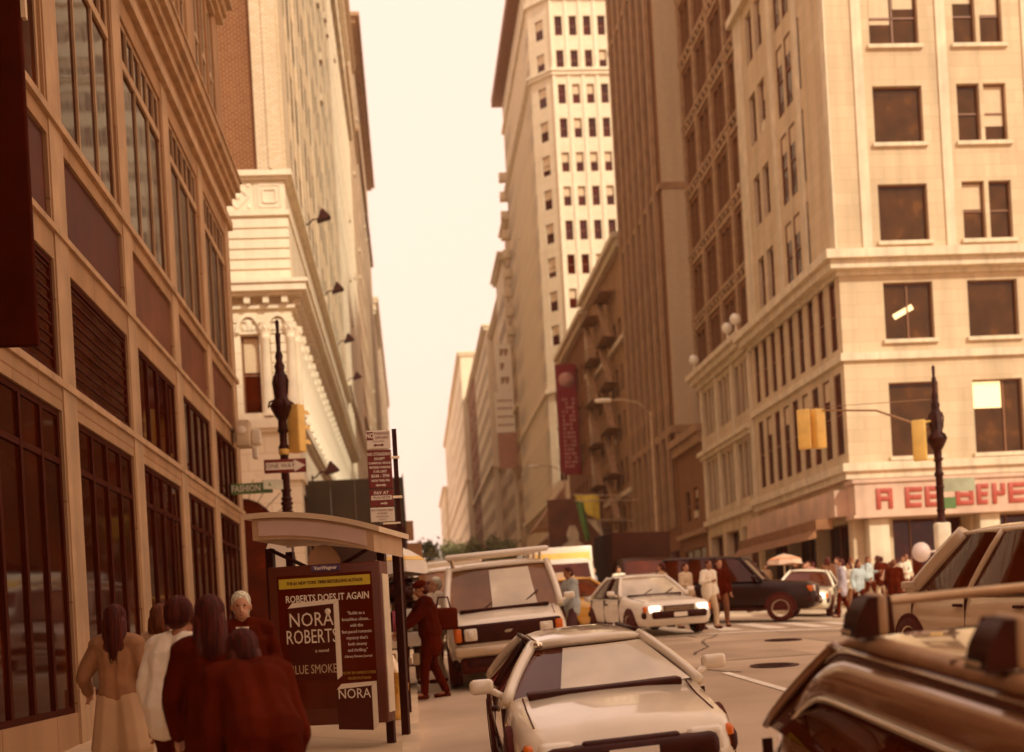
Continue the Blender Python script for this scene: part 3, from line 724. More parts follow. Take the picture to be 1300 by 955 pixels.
for j, yy in enumerate((94.5, 102.0)):
    f = MB()
    for k in range(6):
        z = 10.2 + k * 3.7
        f.box(16.5, yy, z, 17.65, yy + 4.2, z + .08)
        for e in (0, .5, 1.0): f.box(16.5, yy, z + e, 16.54, yy + 4.2, z + e + .05)
        for i in range(8): f.box(16.5, yy + i * .6, z, 16.53, yy + i * .6 + .04, z + 1)
        if k < 5: f.prism([(yy + .3, z), (yy + .7, z), (yy + 3.9, z + 3.7), (yy + 3.5, z + 3.7)], 16.7, 17.2, 'yz')
    f.build('fire_escape', mat('fire_escape_iron', .3, .7, .2), FE, world=True)
block('corner_pier_building', 'narrow building with a pale upright corner pier behind the red hanging sign', XR, 34, 109.8, 127.5, 31, [M_DBRICK], 'R', 1.2, 2.1, 3.8, 2.5, [(12, .5, .4)], .2, tmat=M_CREAMT, cap=.9, p_blind=.3)
cp = MB(); cp.box(17.4, 109.55, 7, 18.3, 109.8, 31); cp.build('corner_pier', M_CREAMT, bpy.data.objects['corner_pier_building'], world=True)

# --- the cream skyscraper with the cut corner
B = Bld('cream_skyscraper', 'cream skyscraper with a cut corner and rows of dark windows rising beyond the side street', (19, 140, 6.2), [M_CREAM2, M_TOWSIDE]); B.tmat = M_CREAMT2
zb, zt, cx = 5.5, 83, 2.4; xf0, xf1 = XR + cx, 44.0; ops = []
for k in range(18):
    z = 76.6 - 4.08 * k - zb
    if z < 12: continue
    for i in range(13):
        a = .55 + i * 1.73
        if a + 1 < xf1 - xf0: ops.append((a, z - 2.35 - 1.9, a + .92, z - 1.9, 's1' if (k < 6 and k > 0 and rw.random() < .75) else sash(.4), .3))
B.face((xf0, 140, zb), 0, xf1 - xf0, zt - zb, ops)
ops = []
for k in range(18):
    z = 76.6 - 4.08 * k - zb
    if z > 12: ops.append((1.1, z - 2.35 - 1.9, 2.3, z - 1.9, 's1' if rw.random() < .7 else 's2', .18))
B.face((XR, 140 + cx, zb), -PI / 4, cx * math.sqrt(2), zt - zb, ops, mi=0)
ops = []
for k in range(18):
    z = 76.6 - 4.08 * k - zb
    if z < 12: continue
    for i in range(17): ops.append((.7 + i * 2.1, z - 4.25, 1.7 + i * 2.1, z - 1.9, sash(.5), .06))
B.face((XR, 178, zb), -PI / 2, 178 - 140 - cx, zt - zb, ops, mi=1)
B.w.add([(xf0, 140, zt), (xf1, 140, zt), (xf1, 178, zt), (XR, 178, zt), (XR, 140 + cx, zt)], [(0, 1, 2, 3, 4)])
B.w.add([(XR, 178, zb), (xf1, 178, zb), (xf1, 178, zt), (XR, 178, zt)], [(0, 1, 2, 3)]); B.w.add([(xf1, 140, zb), (xf1, 178, zb), (xf1, 178, zt), (xf1, 140, zt)], [(0, 1, 2, 3)])
def ring(z0, z1, p):
    q = p * .414
    rb = MB(); rb.prism([(xf0 - q, 140 - p), (xf1, 140 - p), (xf1, 178 + p), (XR - p, 178 + p), (XR - p, 140 + cx - q)], z0, z1, 'xy'); rb.build('cornice', M_CREAMT2, B.root, world=True)
for z0, z1, p in ((67.6, 68.0, .3), (68.0, 68.3, .5), (76.7, 77.2, .4), (30, 30.5, .3), (17, 17.6, .4)): ring(z0, z1, p)
for k in range(1, 11): B.part('pilaster', xf0 + .02 + k * 1.73, 139.86, 18, xf0 + .34 + k * 1.73, 140, 76.5)
for k in range(18): B.part('pilaster', XR - .12, 143 + k * 2.0, 18, XR, min(178, 143.5 + k * 2.0), 81)
B.part('pilaster', xf0 - .02, 139.84, 18, xf0 + .3, 140, 76.5)
B.finish()
tc_ = MB(); q = 1.6 * .414
tc_.prism([(xf0 - q, 140 - 1.6), (xf1, 140 - 1.6), (xf1, 179.6), (XR - 1.6, 179.6), (XR - 1.6, 140 + cx - q)], 81.4, 82.6, 'xy')
tc_.build('roof_cornice', mat('copper_cornice', .2, .7, .2), B.root, world=True)
for k in range(9): ac = MB(); ac.rbox(XR - 1.25, 176.9, 46 + k * 2.9, XR, 178.0, 47.3 + k * 2.9, .08); ac.build('bay_balcony', M_CREAMT, B.root, world=True)
# marquee and arched ground floor of the skyscraper
for q_, lab in (([(14.2, 13.0), (17.7, 17.5), (17.7, 13.0)], 'brown sloping canopy over the pavement before the cream skyscraper'), ([(13.6, 10.6), (17.7, 14.5), (17.7, 10.2)], 'brown sloping canopy just under the red hanging sign')):
    mq = MB(); y_ = 131 if q_[0][0] > 14 else 118; mq.prism(q_, y_, y_ + 8, 'xz'); tag(mq.build('sloping_canopy', mat('canopy_brown', .3, .7, .2, 1)), lab, 'canopy')
# --- the far right row
far = [(178.4, 187, 64.5, M_TAN, 'right side building just beyond the cream skyscraper, behind the white hanging sign'), (187.2, 202, 61.5, M_CREAM2, 'second pale roof step down from the cream skyscraper'),
       (202.3, 225, 58.5, M_BRICKL, 'third roof step beyond the cream skyscraper, buff front'), (225.3, 267, 60, M_STONE, 'fourth roof step beyond the cream skyscraper, pale front'),
       (267.3, 318, 64.5, M_DBRICK, 'brown building fifth beyond the cream skyscraper'), (318.3, 400, 77, M_STONE, 'pale block with a blank reddish panel far along the avenue'),
       (400.4, 520, 84, M_STONE, 'second farthest block at the end of the avenue, dark roof edge'), (520.5, 600, 66, M_CREAM2, 'farthest and lowest block at the end of the avenue on the right')]
for i, (a, c, z, m, lab) in enumerate(far):
    xo = (0, -.5, .3, -.9, .2, -1.3, .3, -1.0)[i]
    block('distant_block', lab, XR + xo, XR + 18, a, c, z, [m], 'R', 1.4 if i < 5 else 2.2, 2.1, 4.0 if i < 5 else 5.5, 2.6 if i < 5 else 6, [(z * .55, .5, .4)], .08, tmat=M_TRIM, cap=.9, p_blind=.6)

# unseen block added on the right to keep sun off the near left pavement
block('shadow_block', 'unseen plain block added to keep sun off the near left pavement', 17.7, 44, -90, -19, 66, [M_TAN], 'R', 1.6, 2.2, 4.2, 4.2, [(12, .5, .4)], .2, front=False, tmat=M_TANT)

# ------------------------------------------------------------------ street furniture
# ornate lamp post on the left corner
def post_profile(h, k=1.0):
    return [(.26, 0), (.26, .12), (.22, .2), (.24, .5), (.2, .9), (.15, 1.05), (.17, 1.15), (.11, 1.3), (.095, h * .55), (.125, h * .56), (.09, h * .585), (.075, h - .02), (.0, h)]
def lamp_post(name, label, x, y, top):
    g = gz(y) + .13; r = thing(name, label, 'lamp post', (x, y, g)); h = top - g
    zb = h - 2.55
    b = MB(); b.lathe([(.26, 0), (.26, .12), (.22, .2), (.24, .5), (.2, .9), (.15, 1.05), (.17, 1.15), (.12, 1.3), (.105, 2.2), (.13, 2.25), (.13, 2.32), (.1, 2.4), (.09, zb - .4), (.12, zb - .36), (.12, zb - .3), (.085, zb - .24), (.085, zb)], n=16)
    for z in (zb - 1.9, zb - 1.6, zb - 1.3, zb - .7): b.lathe([(.09, z), (.115, z + .01), (.115, z + .05), (.09, z + .06)], n=16)
    b.build('post', M_DARK, r)
    f = MB(); f.lathe([(.085, zb), (.13, zb + .05), (.10, zb + .12), (.10, zb + .3), (.15, zb + .36), (.24, zb + .55), (.26, zb + .62), (.2, zb + .7), (.15, zb + .78), (.16, zb + 1.25), (.13, zb + 1.3), (.10, zb + 1.4), (.12, zb + 1.5), (.07, zb + 1.6), (.09, zb + 1.72), (.05, zb + 1.85), (.06, zb + 2.2), (.035, zb + 2.25), (.045, zb + 2.5), (0, zb + 2.55)], n=14)
    for a in range(4):
        t_ = a * PI / 2 + .4; f.tube([(.13 * math.cos(t_), .13 * math.sin(t_), zb + .75), (.27 * math.cos(t_), .27 * math.sin(t_), zb + .68), (.3 * math.cos(t_), .3 * math.sin(t_), zb + .56)], .022)
        f.tube([(.14 * math.cos(t_ + .8), .14 * math.sin(t_ + .8), zb + 1.3), (.19 * math.cos(t_ + .8), .19 * math.sin(t_ + .8), zb + 1.15), (.15 * math.cos(t_ + .8), .15 * math.sin(t_ + .8), zb + .85)], .02)
    f.build('finial', M_DARK, r)
    return r
def signal_head(parent, M, face=True, name='traffic_signal'):
    b = MB(); b.rbox(-.17, -.12, -.53, .17, .12, .53, .03)
    o = b.build(name, M_YEL, parent); o.matrix_local = M
    v = MB()
    for z in (.33, 0, -.33):
        for i in range(9):
            a0, a1 = PI * (.0 + i / 9), PI * (.0 + (i + 1) / 9)
            v.add([(.13 * math.cos(a0), -.12, z + .13 * math.sin(a0)), (.13 * math.cos(a1), -.12, z + .13 * math.sin(a1)), (.13 * math.cos(a1), -.32, z + .12 * math.sin(a1)), (.13 * math.cos(a0), -.32, z + .12 * math.sin(a0))], [(0, 1, 2, 3)])
    v.build('visor', M_YEL, o)
    for z, m in ((.33, mat('lens_red', (.25, .02, .01), .2)), (0, mat('lens_amber', (.4, .15, .02), .2)), (-.33, mat('lens_green', (.08, .14, .05), .2))):
        l = MB(); l.ell((0, -.12, z), (.115, .03, .115)); l.build('lens', m, o)
    return o
LY = 26.6
k = LY / 28
r = lamp_post('lamp_post', 'dark ornate lamp post with one way arrow and green street sign at the left corner', -2.66, LY, 1.77 + (9.33 - 1.77) * k)
gl = r.location.z
def lz(z): return 1.77 + (z - 1.77) * k - gl             # heights measured at the post
# the signal faces the side street, so its flank shows
o = signal_head(r, T((.30, 0, lz(6.74))) @ RZ(PI * .80))
br = MB(); 
for z in (lz(7.26), lz(6.22)): br.box(0, -.03, z - .02, .40, .03, z + .02); br.lathe([(.1, z - .08), (.12, z - .06), (.12, z + .06), (.1, z + .08)], n=12)
br.build('bracket', M_YEL, r)
s = MB(); s.rbox(-.46, -.012, -.155, .46, .012, .155, .012)
o = s.build('one_way_sign', M_MAROON, r); o.matrix_local = T((.02, -.14, lz(5.86)))
a_ = MB(); a_.prism([(-.42, -.08), (.20, -.08), (.20, -.135), (.44, 0), (.20, .135), (.20, .08), (-.42, .08)], -.018, -.0125)
ao = a_.build('arrow', M_SIGNW, o)
text(ao, 'ONE WAY', .135, T((-.10, -.0195, 0)), M_INK, sx=1.0)
s = MB(); s.box(-1.05, -.012, -.12, -.13, .012, .12)
o = s.build('street_sign', M_GREEN, r); o.matrix_local = T((-.17, .02, lz(5.40))) @ RZ(R(-5))
text(o, 'FASHION', .20, T((-.72, -.0145, 0)), M_SIGNW, sx=.78, bold=.004); text(o, 'AV', .09, T((-.235, -.0145, .055)), M_SIGNW, bold=.002)
s = MB(); s.box(-.50, -.012, -.10, -.06, .012, .11)
o = s.build('street_sign', mat('pale_green_sign', (.62, .60, .44), .5), r); o.matrix_local = T((.02, -.30, lz(5.40))) @ RZ(R(24))
text(o, '&', .12, T((-.36, -.0145, 0)), M_GREEN)
cl = MB()
for i in range(7): cl.lathe([(.1, 0), (.135 if i % 2 else .12, .02), (.135 if i % 2 else .12, .07), (.1, .09)], (0, 0, lz(5.06) - i * .1), n=12)
cl.build('clamp', M_DARK, r)

# parking regulation signs on a leaning steel post
y = 15.0; g = gz(y) + .13
r = thing('parking_sign_post', 'dark steel post with a tall stack of dark red parking signs beside the phone shelter', 'parking sign', (-.115, y, g))
b = MB(); b.box(-.03, -.02, 0, .03, .02, 4.38 - g); 
for i in range(20): b.box(-.008, -.023, .3 + i * .17, .008, -.02, .34 + i * .17)
b.build('post', M_DARK, r)
def plate(name, z0, z1, m, w=.30, x=-.20):
    s = MB(); s.rbox(-w / 2, -.008, 0, w / 2, .008, z1 - z0, .007, seg=1); o = s.build(name, m, r); o.matrix_local = T((x, -.05, z0 - g)); return o
def arrow(o, z, w, m, double=True, x=0):
    a = MB(); h = .008; a.box(x - w + .02, -.0125, z - h, x + w - .02, -.0085, z + h)
    a.prism([(x + w - .035, z - .02), (x + w, z), (x + w - .035, z + .02)], -.0125, -.0085)
    if double: a.prism([(x - w + .035, z - .02), (x - w, z), (x - w + .035, z + .02)], -.0125, -.0085)
    a.build('arrow', m, o)
M_REDD = M_MAROON
o = plate('sign_plate', 4.13, 4.36, M_SIGNW)
q = MB(); q.box(-.145, -.0115, .11, -.065, -.0085, .215); q.build('red_patch', M_MAROON, o)
text(o, 'NO', .085, T((-.105, -.014, .162)), M_SIGNW, sx=.72, bold=.003); text(o, 'PARKING', .05, T((.04, -.0105, .19)), M_MAROON, sx=.9); text(o, '2AM-6AM', .052, T((.04, -.0105, .138)), M_MAROON, sx=.75); text(o, 'MON & THURS', .022, T((0, -.0105, .092)), M_MAROON); arrow(o, .045, .07, M_MAROON)
o = plate('sign_plate', 3.63, 4.115, M_MAROON)
for s_, z, k_, wx in (('NO STANDING', .43, .055, .82), ('EXCEPT', .372, .042, .9), ('COMMERCIAL VEHICLES', .318, .035, .74), ('METERED PARKING', .264, .036, .86), ('3 HR LIMIT', .212, .04, .9), ('8AM - 7PM', .155, .055, .9), ('MON THRU FRI', .098, .038, .86)):
    text(o, s_, k_, T((0, -.0105, z)), M_SIGNW, sx=wx, bold=.0012)
arrow(o, .04, .07, M_SIGNW)
o = plate('sign_plate', 3.40, 3.615, M_MAROON)
text(o, 'PAY AT', .055, T((0, -.0105, .172)), M_SIGNW, bold=.0012)
q = MB(); q.box(-.13, -.0115, .085, .13, -.0085, .14); qo = q.build('pale_patch', M_SIGNW, o)
text(qo, 'MUNI-METER', .044, T((0, -.0135, .112)), M_MAROON, sx=.85); arrow(o, .04, .055, M_SIGNW, False, .02)
o = plate('sign_plate', 3.21, 3.39, M_SIGNW)
for s_, z, k_ in (('NYC PARKING CARD', .145, .034), ('AVAILABLE', .105, .03), ('WWW.NYC.GOV', .065, .024), ('OR CALL 311', .03, .02)): text(o, s_, k_, T((0, -.0105, z)), M_MAROON, sx=.85)
q = MB(); q.box(-.2, -.045, 3.18 - g, .02, .02, 3.2 - g); q.box(-.06, -.06, 4.0 - g, .05, -.02, 4.03 - g); q.box(-.06, -.06, 3.5 - g, .06, -.02, 3.53 - g); q.build('bracket', M_STEEL, r)

# phone shelter with a curved roof and a book poster on its end
y = 12.0; g = gz(y) + .13
r = thing('phone_shelter', 'street phone shelter with curved pale roof and a dark book poster on its end', 'phone shelter', (-.85, y, g), R(-14))
def L(z): return z - g
def rz_(x): return L(3.08) - .21 * ((x + .62) / 1.2) ** 2 if x > -.62 else L(3.08) - .12 * ((x + .62) / 1.2) ** 2
xs = [-.80 + i * 1.40 / 20 for i in range(21)]
b = MB(); up = [(x, rz_(x)) for x in xs]; lo_ = [(x, rz_(x) - .055) for x in reversed(xs)]
b.prism(up + lo_, -.1, 1.1, 'xz', 0, False); b.build('roof', mat('shelter_roof', .62, .45, .08), r)
b = MB(); up = [(x, rz_(x) - .058) for x in xs[1:-1]]; lo_ = [(x, rz_(x) - .27) for x in reversed(xs[1:-1])]
b.prism(up + lo_, -.06, 1.06, 'xz', 0, False); b.build('fascia', mat('fascia_brown', .42, .5, .08), r)
b = MB(); up = [(x, rz_(x) - .085) for x in xs[2:-2]]; lo_ = [(x, rz_(x) - .235) for x in reversed(xs[2:-2])]
b.prism(up + lo_, -.075, -.055, 'xz', 0, False); b.build('light_panel', mat('fascia_pink', (.62, .45, .36), .4, .06), r)
b = MB()
for x in (-.72, .48): b.box(x - .04, .34, 0, x + .04, .42, L(2.75)); b.box(x - .04, .95, 0, x + .04, 1.03, L(2.75))
b.tube([(-.2, .1, L(2.5)), (-.62, .1, L(2.72))], .02); b.tube([(.1, .1, L(2.5)), (.46, .1, L(2.68))], .02)
b.build('frame', M_DARK, r)
M_BOX = mat('poster_case', .05, .45, .12, 3)
b = MB(); b.rbox(-.62, .0, .25, .56, .30, L(2.53), .02); pc = b.build('poster_case', M_BOX, r)
b = MB(); b.prism([(.17 * math.cos(k_ * PI / 12), L(2.53) + .2 * math.sin(k_ * PI / 12)) for k_ in range(13)], .06, .12, 'xz'); o = b.build('round_top', mat('case_top', .3, .5), r); o.location.x = -.04
b = MB(); b.box(-.52, -.006, .42, .47, .004, L(2.43)); po = b.build('poster', mat('poster_dark', (.10, .010, .001), .12, .1, coat=.3), pc)
b = MB(); b.box(-.15, -.012, L(2.46), .15, .0, L(2.52)); o = b.build('name_tag', mat('tag_purple', (.10, .055, .14), .4, .05), pc); text(o, 'VanWagner', .05, T((0, -.0145, L(2.49))), M_SIGNW, bold=.001)
b = MB(); b.box(-.50, -.0095, L(2.30), .455, -.0065, L(2.40)); o = b.build('yellow_strip', mat('poster_yellow', (.62, .48, .04), .4, .06), pc)
text(o, 'THE #1 NEW YORK TIMES BESTSELLING AUTHOR', .045, T((-.02, -.0118, L(2.35))), M_INK, sx=.8, bold=.001)
M_PW = mat('poster_white', .85, .5, .05)
text(pc, 'Roberts Does It Again'.upper(), .098, T((.0, -.0085, L(2.19))), M_PW, sx=.78, bold=.0015)
def book(x0, z0, w, h, big):
    b = MB(); b.prism([(x0, z0), (x0 + w, z0 - .02), (x0 + w, z0 + h - .035), (x0, z0 + h - .06)], -.0135, -.0065, 'xz')
    o = b.build('book_cover', mat('book_cover', (.075, .008, .001), .3, .1), pc)
    b = MB(); b.prism([(x0, z0 + h - .058), (x0 + w, z0 + h - .033), (x0 + w + .055, z0 + h + .01), (x0 + .05, z0 + h - .005)], -.0115, -.0065, 'xz')
    b.prism([(x0 + w + .002, z0 - .02), (x0 + w + .055, z0 + .02), (x0 + w + .055, z0 + h + .008), (x0 + w + .002, z0 + h - .036)], -.0115, -.0065, 'xz')
    b.build('book_pages', M_PW, o)
    c = x0 + w / 2
    if big:
        text(o, 'NORA', .20, T((c, -.0158, z0 + h * .76)), M_PW, sx=.82); text(o, 'ROBERTS', .20, T((c, -.0158, z0 + h * .54)), M_PW, sx=.66); text(o, 'BLUE SMOKE', .13, T((c, -.0158, z0 + h * .12)), mat('poster_grey', .5, .5), sx=.66)
        b = MB(); b.lathe([(0, -.0155), (.032, -.0155), (.032, -.0138)], (x0 + w - .06, 0, z0 + h - .11), 14, axis='y'); b.build('round_mark', M_PW, o)
        text(o, 'a novel', .05, T((c + .1, -.0158, z0 + h * .36)), M_PW)
    else: text(o, 'NORA', .14, T((c, -.0158, z0 + h * .76)), M_PW, sx=.85)
book(-.42, L(1.38), .48, .78, True); book(.05, L(1.02) - .16, .36, .46, False)
for i, s_ in enumerate(('"Builds to a', 'breathless climax...', 'with this', 'fast-paced romantic', 'mystery that\'s', 'both steamy', 'and thrilling."', '-Library Review Journal')):
    text(pc, s_, .046 if i < 7 else .036, T((.29, -.0085, L(2.02) - i * .062)), M_PW, sx=.85)
for i, s_ in enumerate(('NOW IN HARDCOVER', 'FROM PUTNAM')): text(pc, s_, .04, T((.29, -.0085, L(1.42) - i * .055)), mat('poster_gold', (.5, .3, .03), .5), sx=.85)
b = MB(); b.box(.562, .04, .35, .572, .26, L(2.40)); b.build('side_light', mat('side_strip', .7, .4), pc)
ph = MB(); ph.rbox(-.42, .5, .95, .02, .95, L(2.35), .04); ph.build('phone_box', M_DARK, r)

# yellow hydrant with a silver dome
r = thing('fire_hydrant', 'yellow fire hydrant with silver domed top near the foot of the sign post', 'fire hydrant', (-.29, 14.4, gz(14.4) + .13))
b = MB(); b.lathe([(.14, 0), (.14, .06), (.10, .09), (.095, .5), (.12, .52), (.12, .56)], n=18); b.cyl((-.1, 0, .38), (-.19, 0, .38), .05); b.cyl((.1, 0, .38), (.19, 0, .38), .05); b.cyl((0, -.1, .36), (0, -.2, .36), .065); b.build('barrel', mat('hydrant_yellow', (.55, .27, .03), .4, .15), r)
b = MB(); b.lathe([(.125, .56), (.125, .585), (.105, .62), (.08, .68), (.04, .73), (.03, .77), (0, .775)], n=18); b.build('dome', M_STEEL, r)

# hawker's stall: shelves, cloths and a white parasol
y = 18.2; g = gz(y) + .13
r = thing('market_stall', 'pavement stall with wire shelves beside the sign post', 'stall', (-.22, y, g))
b = MB()
for x in (-.32, .32):
    for yy in (0, 1.3): b.box(x - .015, yy - .015, 0, x + .015, yy + .015, 1.72)
for z in (.35, .62, .9, 1.1, 1.35, 1.7): b.box(-.33, 0, z, .33, 1.3, z + .015)
for i in range(8): b.box(-.3, .0, 1.12 + i * .03, -.1, .01, 1.13 + i * .03)
b.build('rack', M_DARK, r)
b = MB(); b.rbox(-.36, -.06, .66, .42, 1.3, .88, .02); b.build('counter', M_SIGNW, r)
def cloth(name, label, x0, x1, z0, z1, m, yy):
    c = MB(); n = 10; vs = []
    for i in range(n + 1):
        t_ = i / n; x = x0 + (x1 - x0) * t_
        for dz in (0, 1): vs.append((x, yy + .02 * math.sin(i * 2.1), z0 if dz == 0 else z1))
    c.add(vs, [(2 * i, 2 * i + 2, 2 * i + 3, 2 * i + 1) for i in range(n)], 0, True)
    o = c.build(name, m); o.location = (-.22, y, g); md = o.modifiers.new('s', 'SOLIDIFY'); md.thickness = .012
    return tag(o, label, 'clothing')
cloth('hanging_scarf', 'pink scarf hanging in the pavement stall', -.09, .10, .9, 1.22, mat('pink_cloth', (.55, .12, .17), .8), -.04)
cloth('hanging_scarf', 'white scarf hanging next to the pink one in the stall', .11, .2, .9, 1.24, M_SIGNW, -.045)
cloth('hanging_shirt', 'dark shirt hanging at the left end of the stall', -.3, -.11, .9, 1.2, M_DARK, -.04)
b = MB(); rr = random.Random(2)
for i in range(5): b.rbox(-.3 + i * .12, -.05, .37, -.2 + i * .12, .2, .37 + rr.uniform(.1, .2), .02)
o = b.build('folded_cloth_pile', mat('grey_cloth', .5, .8)); o.location = (-.22, y, g); tag(o, 'pile of folded grey cloths on the lowest shelf of the stall', 'cloths')
b = MB(); b.ell((0, 0, .16), (.26, .3, .17)); b.ell((.1, .1, .25), (.16, .2, .13)); b.tube([(-.2, 0, .2), (-.1, -.1, .38), (.1, -.1, .38), (.2, 0, .2)], .014)
o = b.build('black_bag', M_DARK); o.location = (-.22, y + .25, g + 1.36); tag(o, 'shiny black bag on the top shelf of the stall', 'bag')
r = thing('parasol', 'white parasol with a yellow stripe over the pavement stall', 'parasol', (-.16, 18.9, gz(18.9) + .13))
b = MB(); b.cyl((0, 0, 0), (0, 0, 2.15), .02); b.build('pole', M_STEEL, r)
b = MB(); n = 8
prof = [(0, 2.22), (.16, 2.15), (.34, 2.04), (.42, 1.98), (.455, 1.80)]
rg = [[(rr_ * math.cos(2 * PI * i / n + .2), rr_ * math.sin(2 * PI * i / n + .2), z - (.04 if (j == 4 and i % 2) else 0)) for i in range(n)] for j, (rr_, z) in enumerate(prof)]
for j in range(4):
    for i in range(n): b.add([rg[j][i], rg[j][(i + 1) % n], rg[j + 1][(i + 1) % n], rg[j + 1][i]], [(0, 1, 2, 3)], 1 if j == 2 else 0)
o = b.build('canopy', [M_SIGNW, M_YEL], r); md = o.modifiers.new('s', 'SOLIDIFY'); md.thickness = .008

r2 = copy_tree(r); r2.location = (13.85, 43.0, gz(43) + .13); r2.scale = (1.5, 1.5, .9); tag(r2, 'peach and orange parasol on the far kerb beyond the pale saloon', 'parasol')
for c in r2.children:
    if c.name.startswith('canopy'): c.data = c.data.copy(); c.data.materials[0] = mat('peach_canvas', (.62, .40, .27), .7); c.data.materials[1] = mat('orange_canvas', (.70, .25, .10), .7)
# dark green hoarding over the left pavement
y = 45.6; g = gz(y) + .13
r = thing('pavement_hoarding', 'dark green builder\'s hoarding roofing the left pavement below the brick building', 'hoarding', (-2.0, y, g))
M_PLY = mat('green_plywood', (.05, .027, .007), .6, .2, .8, streak=.4)
z0, z1 = 6.05 - g, 7.85 - g
b = MB()
for i in range(4): b.box(-1.82 + i * .93, 0, z0, -.90 + i * .93, .04, z1)
for i in range(20): b.box(1.86, i * 1.22, z0, 1.90, i * 1.22 + 1.2, z1 + (.0 if i % 3 else .12))
b.build('parapet', M_PLY, r)
b = MB(); b.box(-1.8, .05, z0 - .12, 1.86, 24.4, z0); b.build('deck', mat('scaffold_dark', 0.03, .8, .2), r)
b = MB()
for i in range(11):
    for x in (-1.7, 1.8): b.cyl((x, .3 + i * 2.4, gz(i * 2.4) - .0), (x, .3 + i * 2.4, z0 - .12), .06)
b.box(-1.8, .0, z0 - .45, 1.9, .1, z0 - .13); b.box(1.78, .1, z0 - .5, 1.88, 24, z0 - .13)
b.build('scaffold', M_DARK, r)
b = MB(); b.box(1.92, 2.0, z0 - 1.5, 2.5, 2.2, z0 - .6); b.box(1.92, 2.05, z0 - .5, 2.2, 2.15, z0 + .3); b.build('box_sign', mat('box_sign_brown', .25, .6), r)
# flood lamps on the near building's corner
r = thing('corner_flood_lamp', 'pale boxy flood lamp bracketed to the corner of the near left building', 'lamp', (-3.72, 27.2, 6.25))
b = MB(); b.rbox(-.02, -.35, -.05, .3, .1, .55, .04); b.box(-.12, -.05, .1, 0, .05, .3); b.build('housing', mat('lamp_case', .66, .5), r)
b = MB(); b.rbox(.31, -.2, .0, .5, .12, .36, .04); b.rbox(.3, -.15, -.3, .42, .1, -.04, .03); b.build('camera_box', M_SIGNW, r)
b = MB(); b.ell((.12, -.36, .3), (.1, .03, .1)); b.build('lens', M_LENS, r)
# pedestrian notice board seen under the shelter roof
r = thing('notice_board', 'white notice board with a round head behind the phone shelter', 'notice', (-1.78, 16.4, gz(16.4) + .13))
b = MB(); b.cyl((0, 0, 0), (0, 0, 2.2), .03); b.build('post', M_STEEL, r)
b = MB(); b.prism([(-.17, 1.55), (.17, 1.55), (.17, 2.2), (.1, 2.2)] + [(.13 * math.cos(a), 2.3 + .13 * math.sin(a)) for a in [PI * k_ / 10 for k_ in range(11)]] + [(-.17, 2.2)], -.05, -.03); b.build('plate', M_SIGNW, r)
b = MB(); b.box(-.17, -.06, 1.85, .17, -.051, 1.93); b.build('dark_band', M_DARK, r)

# --- right pavement: ornate post with signals, a mast arm, plates and a white globe
y = 30.0; X = 13.95
r = lamp_post('lamp_post', 'dark ornate lamp post in front of the cream corner building carrying a yellow signal', X, y, 8.1)
g = r.location.z
signal_head(r, T((-.50, -.05, 6.12 - g)) @ RZ(R(150)))
b = MB(); b.box(-.5, -.03, 6.6 - g, 0, .03, 6.64 - g); b.box(-.5, -.03, 5.6 - g, 0, .03, 5.64 - g); b.build('bracket', M_YEL, r)
b = MB(); b.rbox(-.2, -.14, 3.15 - g, .2, .12, 3.95 - g, .06); b.build('walk_signal', mat('pale_signal', .8, .5), r)
b = MB(); b.ell((-.62, -.05, 3.2 - g), (.24, .22, .26)); b.tube([(-.4, -.05, 3.2 - g), (0, 0, 3.2 - g)], .03); b.build('globe', mat('globe_white', (.85, .72, .66), .3), r)
b = MB(); b.box(.1, -.03, 4.75 - g, .95, -.01, 5.1 - g); b.build('street_sign', mat('pale_green_plate', (.40, .40, .26), .5), r)
b = MB(); b.box(.06, -.05, 4.3 - g, .4, -.03, 4.6 - g); b.build('street_sign', M_GREEN, r)
b = MB(); b.tube([(0, 0, 6.35 - g), (-1.4, .5, 7.05 - g), (-3.1, 1.2, 7.25 - g)], [.035, .028, .022]); b.tube([(0, 0, 7.2 - g), (-3.05, 1.15, 7.3 - g)], .008); b.build('mast_arm', mat('arm_grey', .3, .5), r)
for dx, a in ((-3.18, 160), (-2.78, 205)): signal_head(r, T((dx, 1.1, 6.72 - g)) @ RZ(R(a)))
# cobra-head lamps further up the right kerb
def cobra(x, y, h, label, arm=-2.2):
    r = thing('street_lamp', label, 'street lamp', (x, y, gz(y) + .13), 0, 'street lamps along the right kerb')
    b = MB(); b.lathe([(.14, 0), (.12, .6), (.09, .7), (.06, h)], n=12); b.tube([(0, 0, h - .1), (arm * .3, 0, h + .55), (arm * .7, 0, h + .75), (arm, 0, h + .75)], .045); b.build('pole', mat('lamp_pole_pale', .45, .5), r)
    b = MB(); b.rbox(arm - .95, -.2, h + .62, arm, .2, h + .85, .1); b.build('lamp_head', mat('lamp_head_pale', .85, .4), r)
cobra(14.0, 66, 10.6, 'pale street lamp whose flat head crosses in front of the dark brown buildings'); cobra(14.0, 104, 10.6, 'farther pale street lamp up the right pavement beyond the fire escapes')

